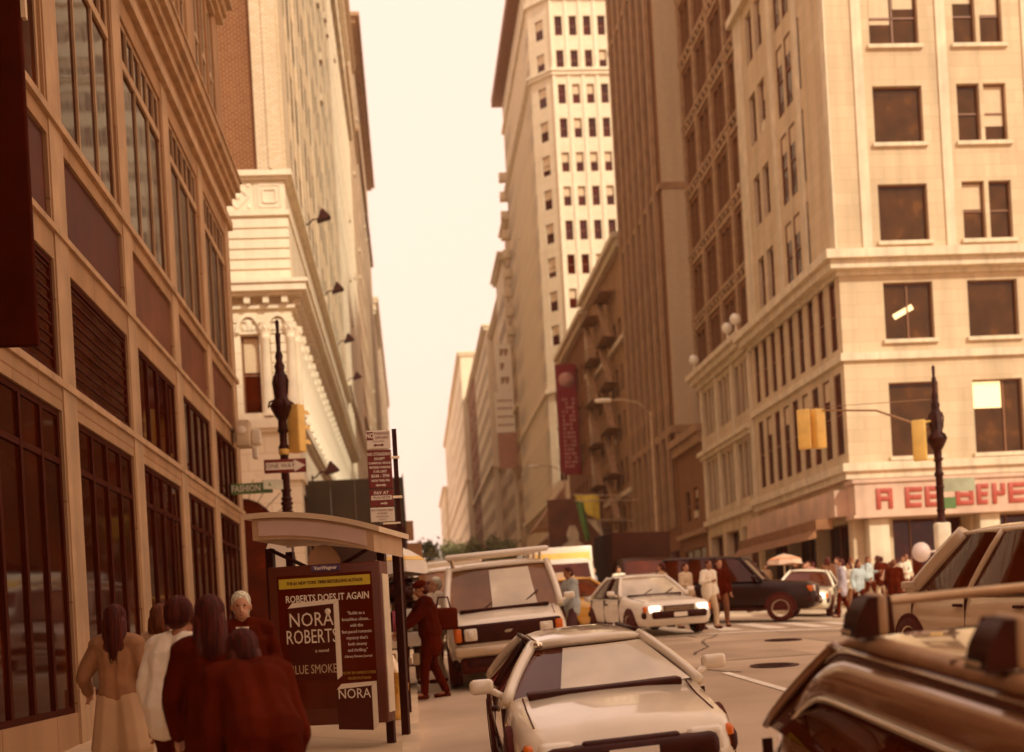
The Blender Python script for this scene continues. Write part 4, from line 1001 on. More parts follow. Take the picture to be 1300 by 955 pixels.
# --- hanging signs, flags, a pale figure on a board
M_SOFT = mat('soft_pink_letters', (.62, .30, .22), .6)
r = thing('hanging_banner', 'tall red vertical hanging sign with pale oval at its top', 'sign', (16.6, 118, 17))
b = MB(); b.box(-1.05, -.2, 0, 1.0, .2, 11.1); b.build('panel', mat('banner_red', (.30, .025, .02), .5, .12), r)
b = MB(); b.lathe([(0, -.22), (.80, -.22), (.80, -.2)], (0, 0, 0), 20, axis='y')
o = b.build('oval', M_SOFT, r); o.scale = (1, 1, .95); o.location = (0, 0, 9.5)
b = MB(); rr = random.Random(9)
for z in [.7 + i * .42 for i in range(17)]:
    for x in (-.55, -.2, .15, .45):
        if rr.random() < .75: b.box(x, -.215, z, x + rr.uniform(.15, .27), -.203, z + .24)
b.build('pale_marks', M_SOFT, r)
b = MB(); b.box(1.0, -.05, .5, 1.2, .05, .7); b.box(1.0, -.05, 10.4, 1.2, .05, 10.6); b.build('bracket', M_DARK, r)
r = thing('hanging_sign', 'tall white vertical hanging sign with dark marks far up the right side', 'sign', (16.2, 184.6, 27))
b = MB(); b.box(-1.15, -.25, 12.0, 1.35, .25, 19.4); b.box(-1.65, -.25, 5.6, 1.35, .25, 11.98); b.build('panel', M_SIGNW, r)
b = MB(); b.box(-1.45, -.25, 0, 1.35, .25, 5.5); b.build('lower_panel', mat('panel_rose', (.50, .25, .16), .6), r)
b = MB()
for z, n_ in ((17.6, 2), (15.4, 1), (13.2, 2)):
    for i in range(n_): b.box(-.5 + i * .7, -.27, z, -.1 + i * .7, -.252, z + 1.1); b.box(-.1 + i * .7, -.27, z + .4, .1 + i * .7, -.252, z + 1.1)
for z in (10.4, 9.2, 7.9, 6.6):
    for i in range(5): b.box(-1.3 + i * .5, -.27, z, -.95 + i * .5, -.252, z + .35)
b.build('dark_marks', mat('sign_mark', .3, .6), r)
def flag(name, label, loc, m, pts, pole):
    r = thing(name, label, 'flag', loc, 0, 'flags over the right pavement')
    f = MB(); n = 8; vs = []
    (ax, az), (bx, bz), (cx_, cz_), (dx, dz_) = pts
    for i in range(n + 1):
        t_ = i / n
        for u in range(n + 1):
            w = u / n
            x = (ax * (1 - t_) + bx * t_) * (1 - w) + (dx * (1 - t_) + cx_ * t_) * w; z = (az * (1 - t_) + bz * t_) * (1 - w) + (dz_ * (1 - t_) + cz_ * t_) * w
            vs.append((x, .12 * math.sin(t_ * 7 + w * 2), z))
    f.add(vs, [(i * (n + 1) + u, i * (n + 1) + u + 1, (i + 1) * (n + 1) + u + 1, (i + 1) * (n + 1) + u) for i in range(n) for u in range(n)], 0, True)
    o = f.build('cloth', m, r); md = o.modifiers.new('s', 'SOLIDIFY'); md.thickness = .02
    p = MB(); p.cyl(pole[0], pole[1], .045, n=8); p.build('pole', M_STEEL, r)
flag('flag', 'yellow flag hanging over the right pavement', (12.8, 90, 8.0), mat('flag_yellow', (.95, .68, .10), .7), [(0, 3.8), (2.0, 3.7), (1.9, 1.8), (1.0, 2.2)], ((-.1, 0, 3.85), (4.9, 0, 3.5)))
flag('flag', 'green flag hanging beside the yellow one', (12.8, 89, 8.0), mat('flag_green', (.16, .26, .07), .7), [(-.05, 3.2), (.55, 3.1), (.95, .2), (.55, .1)], ((-.1, 0, 3.25), (4.9, 0, 3.1)))
flag('flag', 'white flag just below the yellow flag', (13.6, 91, 8.0), mat('flag_white', .85, .7), [(.3, 1.9), (1.3, 1.9), (1.5, .3), (1.1, .9)], ((-.1, 0, 2.0), (4.1, 0, 1.7)))
r = thing('billboard', 'large board showing a pale figure on dark ground below the flags', 'billboard', (14.2, 101, 4.5))
b = MB(); b.box(-2.2, 0, .6, 2.6, .15, 8.2); b.build('board', mat('board_dark', .12, .5, .3, .6), r)
b = MB(); b.cyl((-1.9, .2, 0), (-1.9, .2, .7), .1); b.cyl((2.3, .2, 0), (2.3, .2, .7), .1); b.build('post', M_DARK, r)
b = MB(); b.prism([(-1.5, .7), (1.4, .7), (1.5, 3.0), (.7, 4.3), (.35, 4.6), (.4, 5.2), (.1, 5.9), (-.4, 5.9), (-.7, 5.2), (-.55, 4.6), (-1.1, 4.2)], -.02, 0); b.build('printed_figure', mat('print_pale', .66, .5, .3, .9), r)

# --- trees at the far end of the avenue
M_LEAF = mat('leaf', (.16, .15, .05), .6, .35, 2.0); M_LEAF2 = mat('leaf_light', (.30, .27, .11), .6, .3, 2.0); M_BARK = mat('bark', .14, .85, .25, 3)
def tree(x, y, h, rad, label, seed):
    rr = random.Random(seed); r = thing('street_tree', label, 'tree', (x, y, gz(y)), 0, 'street trees far up the avenue')
    b = MB(); b.tube([(0, 0, 0), (.1, 0, h * .3), (0, .1, h * .55), (.1, 0, h * .8)], [.22, .17, .12, .04])
    lim = []
    for i in range(9):
        a = i * 2.4; z = h * (.38 + .045 * i); e = Vector((math.cos(a) * rad * .75, math.sin(a) * rad * .75, z + h * .2)); b.tube([(0, 0, z), e * .5 + Vector((0, 0, z * .5 + .1)), e], [.08, .05, .02], 6); lim.append(e)
    b.build('trunk', M_BARK, r)
    f = MB()
    cl_ = lim + [Vector((rr.gauss(0, rad * .4), rr.gauss(0, rad * .4), h * rr.uniform(.5, 1))) for _ in range(10)]
    for c in cl_:
        cr = rad * rr.uniform(.28, .5); mi = 1 if rr.random() < .4 else 0
        for i in range(90):
            p = c + Vector((rr.gauss(0, 1), rr.gauss(0, 1), rr.gauss(0, .8))) * cr * .6; q = Euler((rr.uniform(0, 6), rr.uniform(0, 6), rr.uniform(0, 6))).to_matrix(); s_ = rr.uniform(.12, .26)
            f.add([p + q @ Vector(v) for v in ((-s_, 0, 0), (0, -s_ * .5, 0), (s_, 0, 0), (0, s_ * .5, 0))], [(0, 1, 2, 3)], mi if rr.random() < .8 else 1 - mi)
    f.build('crown', [M_LEAF, M_LEAF2], r, fix=False)
tree(5.0, 152, 6.5, 2.2, 'small green tree at the far end of the avenue nearest the open sky', 1); tree(8.6, 146, 7.0, 2.2, 'tallest green tree above the white van roof', 2)
tree(11.6, 148, 6.4, 1.9, 'bushy green tree right of the tallest one above the van', 3); tree(6.9, 165, 6.6, 2.2, 'green tree set behind the gap between the others', 4); tree(.5, 95, 4.6, 1.5, 'little green tree beside the dark hoarding end', 5)

r = thing('hanging_banner', 'added dark banner hung out from the stone front at the near end, pale edge strip', 'standin', (-3.78, 10.75, 4.5))  # dark sheet added in place of the deep shadow at this end
b = MB(); b.rbox(.05, -.04, 0, .62, .04, 7.4, .02); b.build('standin', mat('shadow_black', (.06, .0065, .0006), .8, .15, spec=.05), r)
b = MB(); b.box(.625, -.03, 2.9, .665, .03, 4.9); b.build('edge_strip', mat('edge_strip', .6, .5), r)
b = MB(); b.box(-.07, -.03, .3, .05, .03, .38); b.box(-.07, -.03, 7.0, .05, .03, 7.08); b.build('bracket', M_DARK, r)

# ------------------------------------------------------------------ vehicles (local x forward, y left, z up)
M_CARG = glass('car_glass', S(.02), .03, 1.4); M_TYRE = mat('tyre', .01, .85, .15, 10); M_RIM = mat('rim', .72, .25, .1, 4, metal=.6); M_UNDER = mat('underbody', 0.0, .9, .1)
def paint(name, c, flake=.05, rough=.25): return mat(name, c, rough, flake, 1.5, coat=1.0, spec=.5)
def ring_body(st, n=8):
    """loft: each station (x, z_low, z_top, half_width[, crown])"""
    vs = []; rows = []
    for s_ in st:
        x, zl, zt, hw = s_[:4]; cr = s_[4] if len(s_) > 4 else .03; h = zt - zl
        prof = [(0, zl), (hw * .82, zl), (hw * .93, zl + h * .06), (hw * .985, zl + h * .25), (hw, zl + h * .5), (hw * .985, zl + h * .72), (hw * .95, zl + h * .88), (hw * .90, zt - h * .03), (hw * .80, zt), (hw * .4, zt + cr * .8), (0, zt + cr)]
        full = prof + [(-a, b) for a, b in reversed(prof[1:-1])]
        rows.append([(x, a, b) for a, b in full])
    return rows
def loft(b, rows, mi=0, cap=True):
    n = len(rows[0]); vs = [p for r in rows for p in r]; fs = []
    for i in range(len(rows) - 1):
        for k in range(n): fs.append((i * n + k, i * n + (k + 1) % n, (i + 1) * n + (k + 1) % n, (i + 1) * n + k))
    b.add(vs, fs, mi, True)
    if cap: b.add(rows[0], [tuple(range(n))], mi); b.add(rows[-1], [tuple(reversed(range(n)))], mi)
def wheel(par, x, y, r, w=.21, rim=None):
    s_ = 1 if y > 0 else -1
    b = MB(); b.lathe([(r * .62, -w / 2), (r * .93, -w / 2), (r, -w / 2 + .04), (r, w / 2 - .04), (r * .93, w / 2), (r * .62, w / 2)], n=24, axis='y')
    o = b.build('wheel', M_TYRE, par); o.location = (x, y, r)
    d = MB(); yo = s_ * w / 2
    d.lathe([(0, yo * .75), (r * .18, yo * .8), (r * .2, yo * .55), (r * .52, yo * .5), (r * .58, yo * .95), (r * .66, yo * .95)], n=24, axis='y')
    for i in range(6):
        M = Matrix.Rotation(i * PI / 3, 4, 'Y'); d.box(r * .1, yo * .5, -r * .07, r * .56, yo * .8, r * .07, 0, M)
    d.build('rim', rim or M_RIM, o)
def pane(b, q, n=6, bulge=0.0, ax=0, mi=0):
    """curved glass from four corners (bl, br, tr, tl)"""
    q = [Vector(p) for p in q]; vs = []
    for j in range(n + 1):
        for i in range(n + 1):
            u, v = i / n, j / n
            p = (q[0] * (1 - u) + q[1] * u) * (1 - v) + (q[3] * (1 - u) + q[2] * u) * v
            p = p.copy(); p[ax] += bulge * (1 - (2 * u - 1) ** 2); vs.append(p)
    b.add(vs, [(j * (n + 1) + i, j * (n + 1) + i + 1, (j + 1) * (n + 1) + i + 1, (j + 1) * (n + 1) + i) for j in range(n) for i in range(n)], mi, True)
def car(name, label, cat, loc, head, L, W, H, P, pm, group=None, lit=False, extra=None, trim=None, dz=0.0):
    """P: belt, hood (front height), xw/xw2 windscreen foot/head, xr/xr2 rear glass foot/head, tail height, wt roof half-width, r wheel radius, ax front/rear axle"""
    r = thing(name, label, cat, (loc[0], loc[1], rz(*loc) + .012 + dz), R(head), group, tilt=True, roll=math.atan(.48 * (6.8 - loc[0]) / 46.24) if 0 < loc[0] < 13.6 else 0)
    hw = W / 2; f = L / 2; bl, hd, tl = P['belt'], P['hood'], P['tail']; lo = P.get('low', .24)
    st = [(-f, lo + .16, tl - .22, hw * .80), (-f + .04, lo + .06, tl - .08, hw * .90), (-f + .16, lo, tl - .01, hw * .96), (P['xr'] - .25 if P['xr'] - .25 > -f + .2 else -f + .3, lo - .03, tl + .015, hw * .985), (max(P['xr'], -f + .42), lo - .04, bl, hw), (0, lo - .04, bl, hw), (P['xw'], lo - .04, bl, hw), (P['xw'] + (f - P['xw']) * .35, lo - .03, bl * .45 + hd * .55, hw * .99), (f - .22, lo, hd, hw * .95), (f - .07, lo + .03, hd - .06, hw * .88), (f, lo + .14, hd - .20, hw * .76)]
    b = MB(); loft(b, ring_body(st)); b.build('body', pm, r)
    wb, wt = hw * .94, P['wt']; zb = bl - .02; zr = H - .07
    # glasshouse
    b = MB(); pane(b, [(P['xw'], wb, zb), (P['xw'], -wb, zb), (P['xw2'], -wt, zr), (P['xw2'], wt, zr)], 8, .10, 0); b.build('windscreen', P.get('wsm', M_CARG), r)
    b = MB(); pane(b, [(P['xr'], -wb, zb), (P['xr'], wb, zb), (P['xr2'], wt, zr), (P['xr2'], -wt, zr)], 8, -.07, 0); b.build('rear_window', M_CARG, r)
    cuts = P.get('cuts', [.5])
    ts = [0] + cuts + [1]
    for s_ in (1, -1):
        for a, c in zip(ts, ts[1:]):
            def bp(t): return (P['xw'] + (P['xr'] - P['xw']) * t, s_ * wb, zb)
            def tp(t): return (P['xw2'] + (P['xr2'] - P['xw2']) * t, s_ * wt, zr)
            b = MB(); pane(b, [bp(a), bp(c), tp(c), tp(a)], 4, s_ * .025, 1); b.build('side_window', P.get('swm', M_CARG), r)
        def curve(t, n=6):
            A, Z = Vector((P['xw'] + (P['xr'] - P['xw']) * t, s_ * wb, zb)), Vector((P['xw2'] + (P['xr2'] - P['xw2']) * t, s_ * wt, zr + .02))
            return [A.lerp(Z, i / n) + Vector((0, s_ * .022 * (1 - (2 * i / n - 1) ** 2), 0)) for i in range(n + 1)]
        for t in [0, 1]: b = MB(); b.tube(curve(t), P.get('pw', .045), 8); b.build('pillar', pm, r)
        for t in cuts: b = MB(); b.tube(curve(t), .04, 8); b.build('door_pillar', M_DARK if not P.get('ppaint') else pm, r)
        # door seams, handles, sill
        for t in [0.02] + cuts + [.97]:
            b = MB()
            x = P['xw'] + (P['xr'] - P['xw']) * t; b.box(x - .006, s_ * (hw - .05), lo + .05, x + .006, s_ * (hw + .0015), bl - .07); b.build('door_seam', M_DARK, r)
        for t in cuts:
            x = P['xw'] + (P['xr'] - P['xw']) * t; b = MB(); b.rbox(x + .06, s_ * (hw - .02), bl - .2, x + .24, s_ * (hw + .03), bl - .16, .012); b.build('door_handle', M_DARK, r)
        b = MB(); b.box(P['ax'][1] + .4, s_ * (hw - .06), lo - .03, P['ax'][0] - .4, s_ * (hw - .01), lo + .06); b.build('sill', M_DARK, r)
        for x in P['ax']:
            a = MB(); rr_ = P['r'] * 1.17
            a.prism([(x + rr_ * math.cos(k * PI / 12), P['r'] + rr_ * math.sin(k * PI / 12)) for k in range(13)] + [(x - rr_, lo - .03), (x + rr_, lo - .03)], s_ * (hw - .25), s_ * (hw + .006), 'xz'); a.build('wheel_arch', M_UNDER, r)
            wheel(r, x, s_ * (hw - .085), P['r'], rim=P.get('rim'))
        m = MB(); m.rbox(P['xw'] - .24, s_ * (hw + .03), bl + .04, P['xw'] - .14, s_ * (hw + .21), bl + .15, .03); m.box(P['xw'] - .245, s_ * (hw + .05), bl + .055, P['xw'] - .239, s_ * (hw + .19), bl + .135); m.tube([(P['xw'] - .16, s_ * (hw - .05), bl + .0), (P['xw'] - .17, s_ * (hw + .05), bl + .06)], .025); m.build('mirror', P.get('mm', pm), r)
    g_ = [(P['xw'] + .06, bl + .002), (P['xw'] + (f - P['xw']) * .35, bl * .45 + hd * .55 + .002), (f - .24, hd + .001)]
    for s_ in (1, -1): b = MB(); b.tube([(x, s_ * hw * .79, z) for x, z in g_], .006, 5); b.build('bonnet_gap', M_BLACK, r)
    b = MB(); b.rbox(P['xw'] - .04, -hw * .74, bl - .02, P['xw'] + .13, hw * .74, bl + .034, .012); b.build('cowl', M_DARK, r)
    # roof
    b = MB(); nx, ny = 12, 12; vs = []
    x0_, x1_ = P['xr2'], P['xw2']; cr = P.get('crown', .07)
    for i in range(nx + 1):
        for j in range(ny + 1):
            u, v = i / nx, j / ny * 2 - 1
            x = x0_ - .05 + (x1_ - x0_ + .10) * u; x += .10 * (1 - v * v) * (1 if u > .5 else -.7) * abs(2 * u - 1)
            z = zr + .02 + cr * (1 - v ** 4) * (1 - (2 * u - 1) ** 4 * .75); vs.append((x, v * (wt + .03), z))
    fs = [(i * (ny + 1) + j, (i + 1) * (ny + 1) + j, (i + 1) * (ny + 1) + j + 1, i * (ny + 1) + j + 1) for i in range(nx) for j in range(ny)]
    b.add(vs, fs, 0, True); o = b.build('roof', pm, r, fix=False); md = o.modifiers.new('s', 'SOLIDIFY'); md.thickness = .05; md.offset = -1
    # front and back
    tm = trim or M_DARK
    b = MB(); b.rbox(f - .10, -hw * .74, P.get('bz', .42), f + .07, hw * .74, P.get('bz', .42) + .17, .05); b.rbox(f - .4, -hw * .94, P.get('bz', .42), f - .06, -hw * .7, P.get('bz', .42) + .17, .05); b.rbox(f - .4, hw * .7, P.get('bz', .42), f - .06, hw * .94, P.get('bz', .42) + .17, .05); b.build('front_bumper', P.get('bm', tm), r)
    b = MB(); b.rbox(-f - .07, -hw * .78, .42, -f + .12, hw * .78, .60, .05); b.build('rear_bumper', P.get('bm', tm), r)
    if P.get('grille', 1):
        b = MB(); gz0, gz1 = P.get('gz', (hd - .26, hd - .09)); b.rbox(f - .12, -hw * .42, gz0, f + .025, hw * .42, gz1, .02)
        for i in range(4): b.box(f + .02, -hw * .40, gz0 + .02 + i * (gz1 - gz0 - .03) / 4, f + .035, hw * .40, gz0 + .03 + i * (gz1 - gz0 - .03) / 4, 1)
        b.build('grille', [M_DARK, M_CHROME], r)
        for s_ in (1, -1):
            b = MB(); b.rbox(f - .20, s_ * hw * .48, gz0 + .0, f - .0, s_ * hw * .80, gz1 + .01, .04); b.build('headlight', M_LAMPON if lit else M_LENS, r)
            b = MB(); b.rbox(f - .28, s_ * hw * .81, gz0 + .01, f - .06, s_ * hw * .91, gz1, .03); b.build('indicator', M_AMBER, r)
    for s_ in (1, -1):
        b = MB(); b.rbox(-f - .015, s_ * hw * .5, tl - .30, -f + .12, s_ * hw * .84, tl - .12, .03); b.build('tail_light', mat('tail_red', (.35, .02, .01), .2), r)
    b = MB(); b.box(f + .075, -.16, P.get('bz', .42) + .03, f + .085, .16, P.get('bz', .42) + .13); b.build('number_plate', M_SIGNW, r)
    b = MB()
    for s_ in ((-.35, .25) if P.get('wip', 1) else ()): b.tube([(P['xw'] + .06, s_ * hw, zb + .02), (P['xw'] - .12, s_ * hw + .35 * hw, zb + .16 if H < 1.7 else zb + .25)], .012)
    b.build('wiper', M_DARK, r)
    if extra: extra(r, f, hw, P)
    return r
M_LAMPON = emit('headlamp_on', (1, .86, .66), .9)
SEDAN = dict(belt=.93, hood=.80, tail=.96, xw=.75, xw2=.10, xr=-1.35, xr2=-.85, wt=.56, r=.31, ax=(1.35, -1.35), cuts=[.52])
def sedan(**k): d = dict(SEDAN); d.update(k); return d
P_WHITE = mat('paint_white', .95, .25, .07, 1.2, coat=1.0, streak=.12); P_SILV = mat('paint_silver', .82, .22, .08, 1.2, coat=1.0, streak=.15); P_YEL = paint('paint_taxi', (.80, .42, .05)); P_BLK = mat('paint_black', (.03, .006, .0008), .3, .05, 1.5, spec=.3); P_GREY = paint('paint_grey', .48); P_PALE = paint('paint_pale', .80); P_BRONZE = mat('paint_bronze', .20, .2, .05, 1.5, coat=1.0, metal=.35)

M_WSB = glass('glare_glass', S(.80), .05, 1.6); M_GLARE = glass('painted_glare', S(.80), .06, 1.5)  # pale base colours paint sky glare onto the windscreens
def glare_pane(r, P, zb, zr, wb, wt, u0, u1):  # sheet over part of the windscreen, sky glare put into its colour
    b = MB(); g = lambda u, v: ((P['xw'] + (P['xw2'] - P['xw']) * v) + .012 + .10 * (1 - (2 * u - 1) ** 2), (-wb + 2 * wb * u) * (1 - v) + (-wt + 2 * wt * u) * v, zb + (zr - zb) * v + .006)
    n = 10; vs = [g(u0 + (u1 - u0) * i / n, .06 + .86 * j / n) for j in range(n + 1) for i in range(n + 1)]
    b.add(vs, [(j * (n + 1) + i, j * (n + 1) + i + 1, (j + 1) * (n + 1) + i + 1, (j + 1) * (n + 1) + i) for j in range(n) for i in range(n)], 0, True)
    b.build('painted_glare', M_GLARE, r)
# the pale delivery van
def van_extra(r, f, hw, P):
    glare_pane(r, P, P['belt'] - .02, 1.86, hw * .94, P['wt'], .40, .80)
    b = MB(); b.rbox(f - .14, -hw * .86, .70, f + .05, hw * .86, .99, .03); b.build('grille_band', M_DARK, r)
    for s_ in (1, -1):
        b = MB(); b.rbox(f - .1, s_ * hw * .50, .74, f + .065, s_ * hw * .72, .94, .03); b.rbox(f + .04, s_ * hw * .56, .78, f + .08, s_ * hw * .66, .90, .03); b.build('headlight', M_LENS, r)
        b = MB(); b.rbox(f - .16, s_ * hw * .75, .73, f + .06, s_ * hw * .88, .96, .03); b.build('indicator', M_AMBER, r)
    b = MB(); b.rbox(f - .15, -hw * .90, .50, f + .11, hw * .90, .66, .05); b.build('front_bumper', paint('bumper_grey', .55, .1, .4), r)
    b = MB(); b.rbox(f - .2, -hw * .82, .24, f + .06, hw * .82, .49, .06); b.build('lower_valance', M_UNDER, r)
    b = MB(); b.prism([(-.07, 0), (-.02, .025), (.07, .02), (.03, -.02), (-.05, -.025)], f + .05, f + .065, 'yz'); o = b.build('badge', M_CHROME, r); o.location.z = .85
    b = MB()                                                  # ladder rack
    zt = P['zt']
    for x in (.75, -.5, -1.7):
        b.cyl((x, -.80, zt + .10), (x, .80, zt + .10), .035)
        for s_ in (1, -1): b.cyl((x, s_ * .72, zt - .10), (x, s_ * .74, zt + .10), .025)
    b.build('roof_rack', M_STEEL, r)
    b = MB(); b.rbox(.98, -.86, zt + .06, 1.14, .86, zt + .15, .04); b.rbox(-2.0, .55, zt + .06, 1.0, .75, zt + .13, .03); b.build('rack_tube', M_WHITE, r)
M_VGL = glass('van_glass', S(.22), .03, 1.45)
VAN = dict(belt=1.18, hood=1.04, tail=1.25, xw=1.62, xw2=1.0, xr=-2.22, xr2=-2.12, wt=.80, r=.34, ax=(1.55, -1.45), cuts=[.28, .62], grille=0, bz=.3, crown=.09, low=.30, ppaint=1, zt=1.97, pw=.06, wsm=M_VGL)
car('delivery_van', 'pale delivery van with white roof rack and dark grille, standing in the kerb lane', 'van', (1.56, 20.55), -91.5, 4.6, 1.93, 1.93, VAN, paint('paint_cream', .88), extra=van_extra)
def rack2(r, f, hw, P):
    b = MB()
    for x in (.9, -.3, -1.6): b.cyl((x, -.85, 2.12), (x, .85, 2.12), .04)
    b.rbox(.8, -.88, 2.10, 1.0, .88, 2.2, .04); b.rbox(-2, -.9, 2.08, 1.0, -.78, 2.15, .03); b.rbox(-2, .78, 2.08, 1.0, .9, 2.15, .03); b.build('roof_rack', M_WHITE, r)
V2 = dict(VAN); V2.update(zt=2.05, grille=1, gz=(.72, .95), bz=.42)
car('white_van', 'white van with a long roof rack standing behind the pale delivery van', 'van', (1.05, 31.2), -90, 5.0, 1.95, 2.02, V2, P_WHITE, extra=rack2)
# silver saloon at the bottom of the picture
def sil_extra(r, f, hw, P):
    glare_pane(r, P, P['belt'] - .02, 1.13, hw * .94, P['wt'], .27, .97)
    b = MB()
    for s_ in (1, -1): b.tube([(P['xw2'] - .02, s_ * (P['wt'] + .02), 1.17), (P['xr2'], s_ * (P['wt'] + .02), 1.18)], .018)
    b.build('roof_trim', M_DARK, r)
    b = MB(); b.ell((P['xw2'] + .05, -P['wt'] + .04, 1.145), (.05, .05, .035)); b.tube([(P['xw2'] + .02, -P['wt'] + .05, 1.16), (P['xw2'] - .25, -P['wt'] - .02, 1.22)], .008); b.build('aerial', M_CHROME, r)
    b = MB(); b.rbox(.36, -.12, 1.04, .44, .12, 1.10, .03); b.build('inner_mirror', M_DARK, r)
car('silver_saloon', 'silver saloon car in the middle foreground, pale glare on its windscreen', 'car', (1.42, 9.62), -91, 4.2, 1.52, 1.20, sedan(belt=.82, hood=.70, tail=.86, xw=1.0, xw2=.28, xr=-1.5, xr2=-.95, wt=.425, wip=0), P_SILV, extra=sil_extra)
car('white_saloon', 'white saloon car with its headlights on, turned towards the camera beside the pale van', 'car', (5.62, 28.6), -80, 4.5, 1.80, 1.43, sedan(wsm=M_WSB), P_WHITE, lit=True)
def taxi_extra(r, f, hw, P):
    b = MB(); b.prism([(-.3, 1.44), (.3, 1.44), (.24, 1.62), (-.24, 1.62)], -.12, .12, 'yz'); o = b.build('roof_sign', M_SIGNW, r); o.location.x = -.3
    b = MB(); b.rbox(-1.6, -hw - .004, .70, 1.3, hw + .004, .76, .002, seg=1); b.build('side_strip', M_DARK, r)
car('taxi', 'yellow taxi behind the walking man and the white saloon', 'taxi', (4.35, 32.2), -66, 4.8, 1.85, 1.46, sedan(xw=.9), P_YEL, extra=taxi_extra)
car('grey_saloon', 'grey saloon car waiting just right of the white saloon', 'car', (7.6, 34.2), -88, 4.5, 1.78, 1.45, sedan(), P_GREY, lit=True)
SUV = dict(belt=1.12, hood=1.05, tail=1.12, xw=.85, xw2=.25, xr=-2.12, xr2=-1.85, wt=.66, r=.37, ax=(1.35, -1.35), cuts=[.36, .68], bz=.5, low=.34, wsm=M_CARG, pw=.05)
car('dark_suv', 'black off-road car crossing the avenue, seen from its side, pale wheel hubs', 'car', (8.95, 32.4), -24, 4.5, 1.86, 1.80, SUV, P_BLK)
car('pale_saloon', 'pale saloon car nosing out past the front of the black off-road car', 'car', (12.6, 37.0), -115, 4.5, 1.80, 1.46, sedan(), P_PALE, lit=True)
MV = dict(belt=1.02, hood=.98, tail=1.08, xw=1.45, xw2=.55, xr=-2.25, xr2=-1.75, wt=.64, r=.33, ax=(1.45, -1.4), cuts=[.36, .7], bz=.45, pw=.11, ppaint=1, crown=.10)
car('pale_minivan', 'pale people carrier with broad rounded window pillars behind the roof bar at the right edge', 'car', (8.15, 15.0), 98, 4.7, 1.92, 1.86, MV, paint('paint_pearl', .5))
# trucks up the avenue
def boxtruck(name, label, loc, W, Hb, Lb, cm, bm_, head=-90, band=None, cab=True):
    r = thing(name, label, 'truck', (loc[0], loc[1], rz(*loc) + .012), R(head), None, tilt=True, roll=math.atan(.48 * (6.8 - loc[0]) / 46.24))
    b = MB(); b.rbox(-Lb, -W / 2, .75, 0, W / 2, Hb, .05); b.build('cargo_box', bm_, r)
    if band: b = MB(); b.rbox(.0, -W / 2 + .1, Hb - .62, .035, W / 2 - .1, Hb - .22, .01); b.rbox(-Lb + .1, -W / 2 - .01, Hb - .8, -.1, W / 2 + .01, Hb - .35, .004, seg=1); b.build('band', band, r)
    b = MB(); loft(b, ring_body([(.05, .5, 2.05, W * .46), (.6, .5, 2.08, W * .46), (1.0, .5, 1.98, W * .46), (1.3, .5, 1.35, W * .46), (1.7, .5, 1.2, W * .45), (1.78, .6, 1.05, W * .42)])); b.build('cab', cm, r)
    b = MB(); pane(b, [(1.36, W * .38, 1.32), (1.36, -W * .38, 1.32), (1.06, -W * .36, 1.92), (1.06, W * .36, 1.92)], 6, .06, 0); b.build('windscreen', M_CARG, r)
    for s_ in (1, -1):
        b = MB(); b.rbox(1.7, s_ * W * .28, .82, 1.81, s_ * W * .4, 1.0, .03); b.build('headlight', M_LENS, r)
        b = MB(); pane(b, [(.35, s_ * W * .464, 1.3), (1.1, s_ * W * .464, 1.3), (.9, s_ * W * .45, 1.85), (.35, s_ * W * .45, 1.85)], 3); b.build('side_window', M_CARG, r)
        for x in (1.1, -Lb + 1.2): wheel(r, x, s_ * (W / 2 - .14), .42, .26)
    b = MB(); b.rbox(1.7, -W * .44, .45, 1.86, W * .44, .68, .04); b.build('front_bumper', M_STEEL, r); b = MB(); b.box(1.74, -W * .24, .74, 1.80, W * .24, 1.02); b.build('grille', M_DARK, r)
    b = MB(); b.box(-Lb + .1, -.4, .45, .6, .4, .75); b.build('chassis', M_UNDER, r)
    return r
boxtruck('box_truck', 'white box truck with a yellow band across its front, beyond the taxi', (5.6, 43.6), 2.35, 2.55, 5.0, P_WHITE, P_WHITE, band=M_YEL)
boxtruck('box_truck', 'dark high-sided truck behind the white saloon', (9.2, 47), 2.4, 3.1, 4.6, P_BLK, mat('truck_dark', (.032, .006, .0006), .8, .1, 2, spec=.1))
boxtruck('box_truck', 'pale truck far up the avenue below the street trees', (2.4, 78), 2.3, 3.0, 5.5, P_WHITE, P_PALE)
for i, (x, y, p_, lab) in enumerate(((8.2, 62, P_SILV, 'silver car far up the avenue behind the dark truck'), (5.3, 64, P_YEL, 'second yellow taxi, far up the avenue'), (11.4, 58, P_GREY, 'grey car parked far up the right kerb'), (12.0, 46.4, P_WHITE, 'white car standing at the right kerb beyond the crossing'), (5.2, 90, P_BLK, 'black car farthest up the avenue'), (11.6, 52, P_BLK, 'black car up the right kerb behind the peach parasol'), (8.6, 56.5, P_SILV, 'silver car beyond the dark high-sided truck'))):
    car('distant_car', lab, 'car', (x, y), -90, 4.5, 1.8, 1.45, sedan(), p_, lit=i in (0, 2))
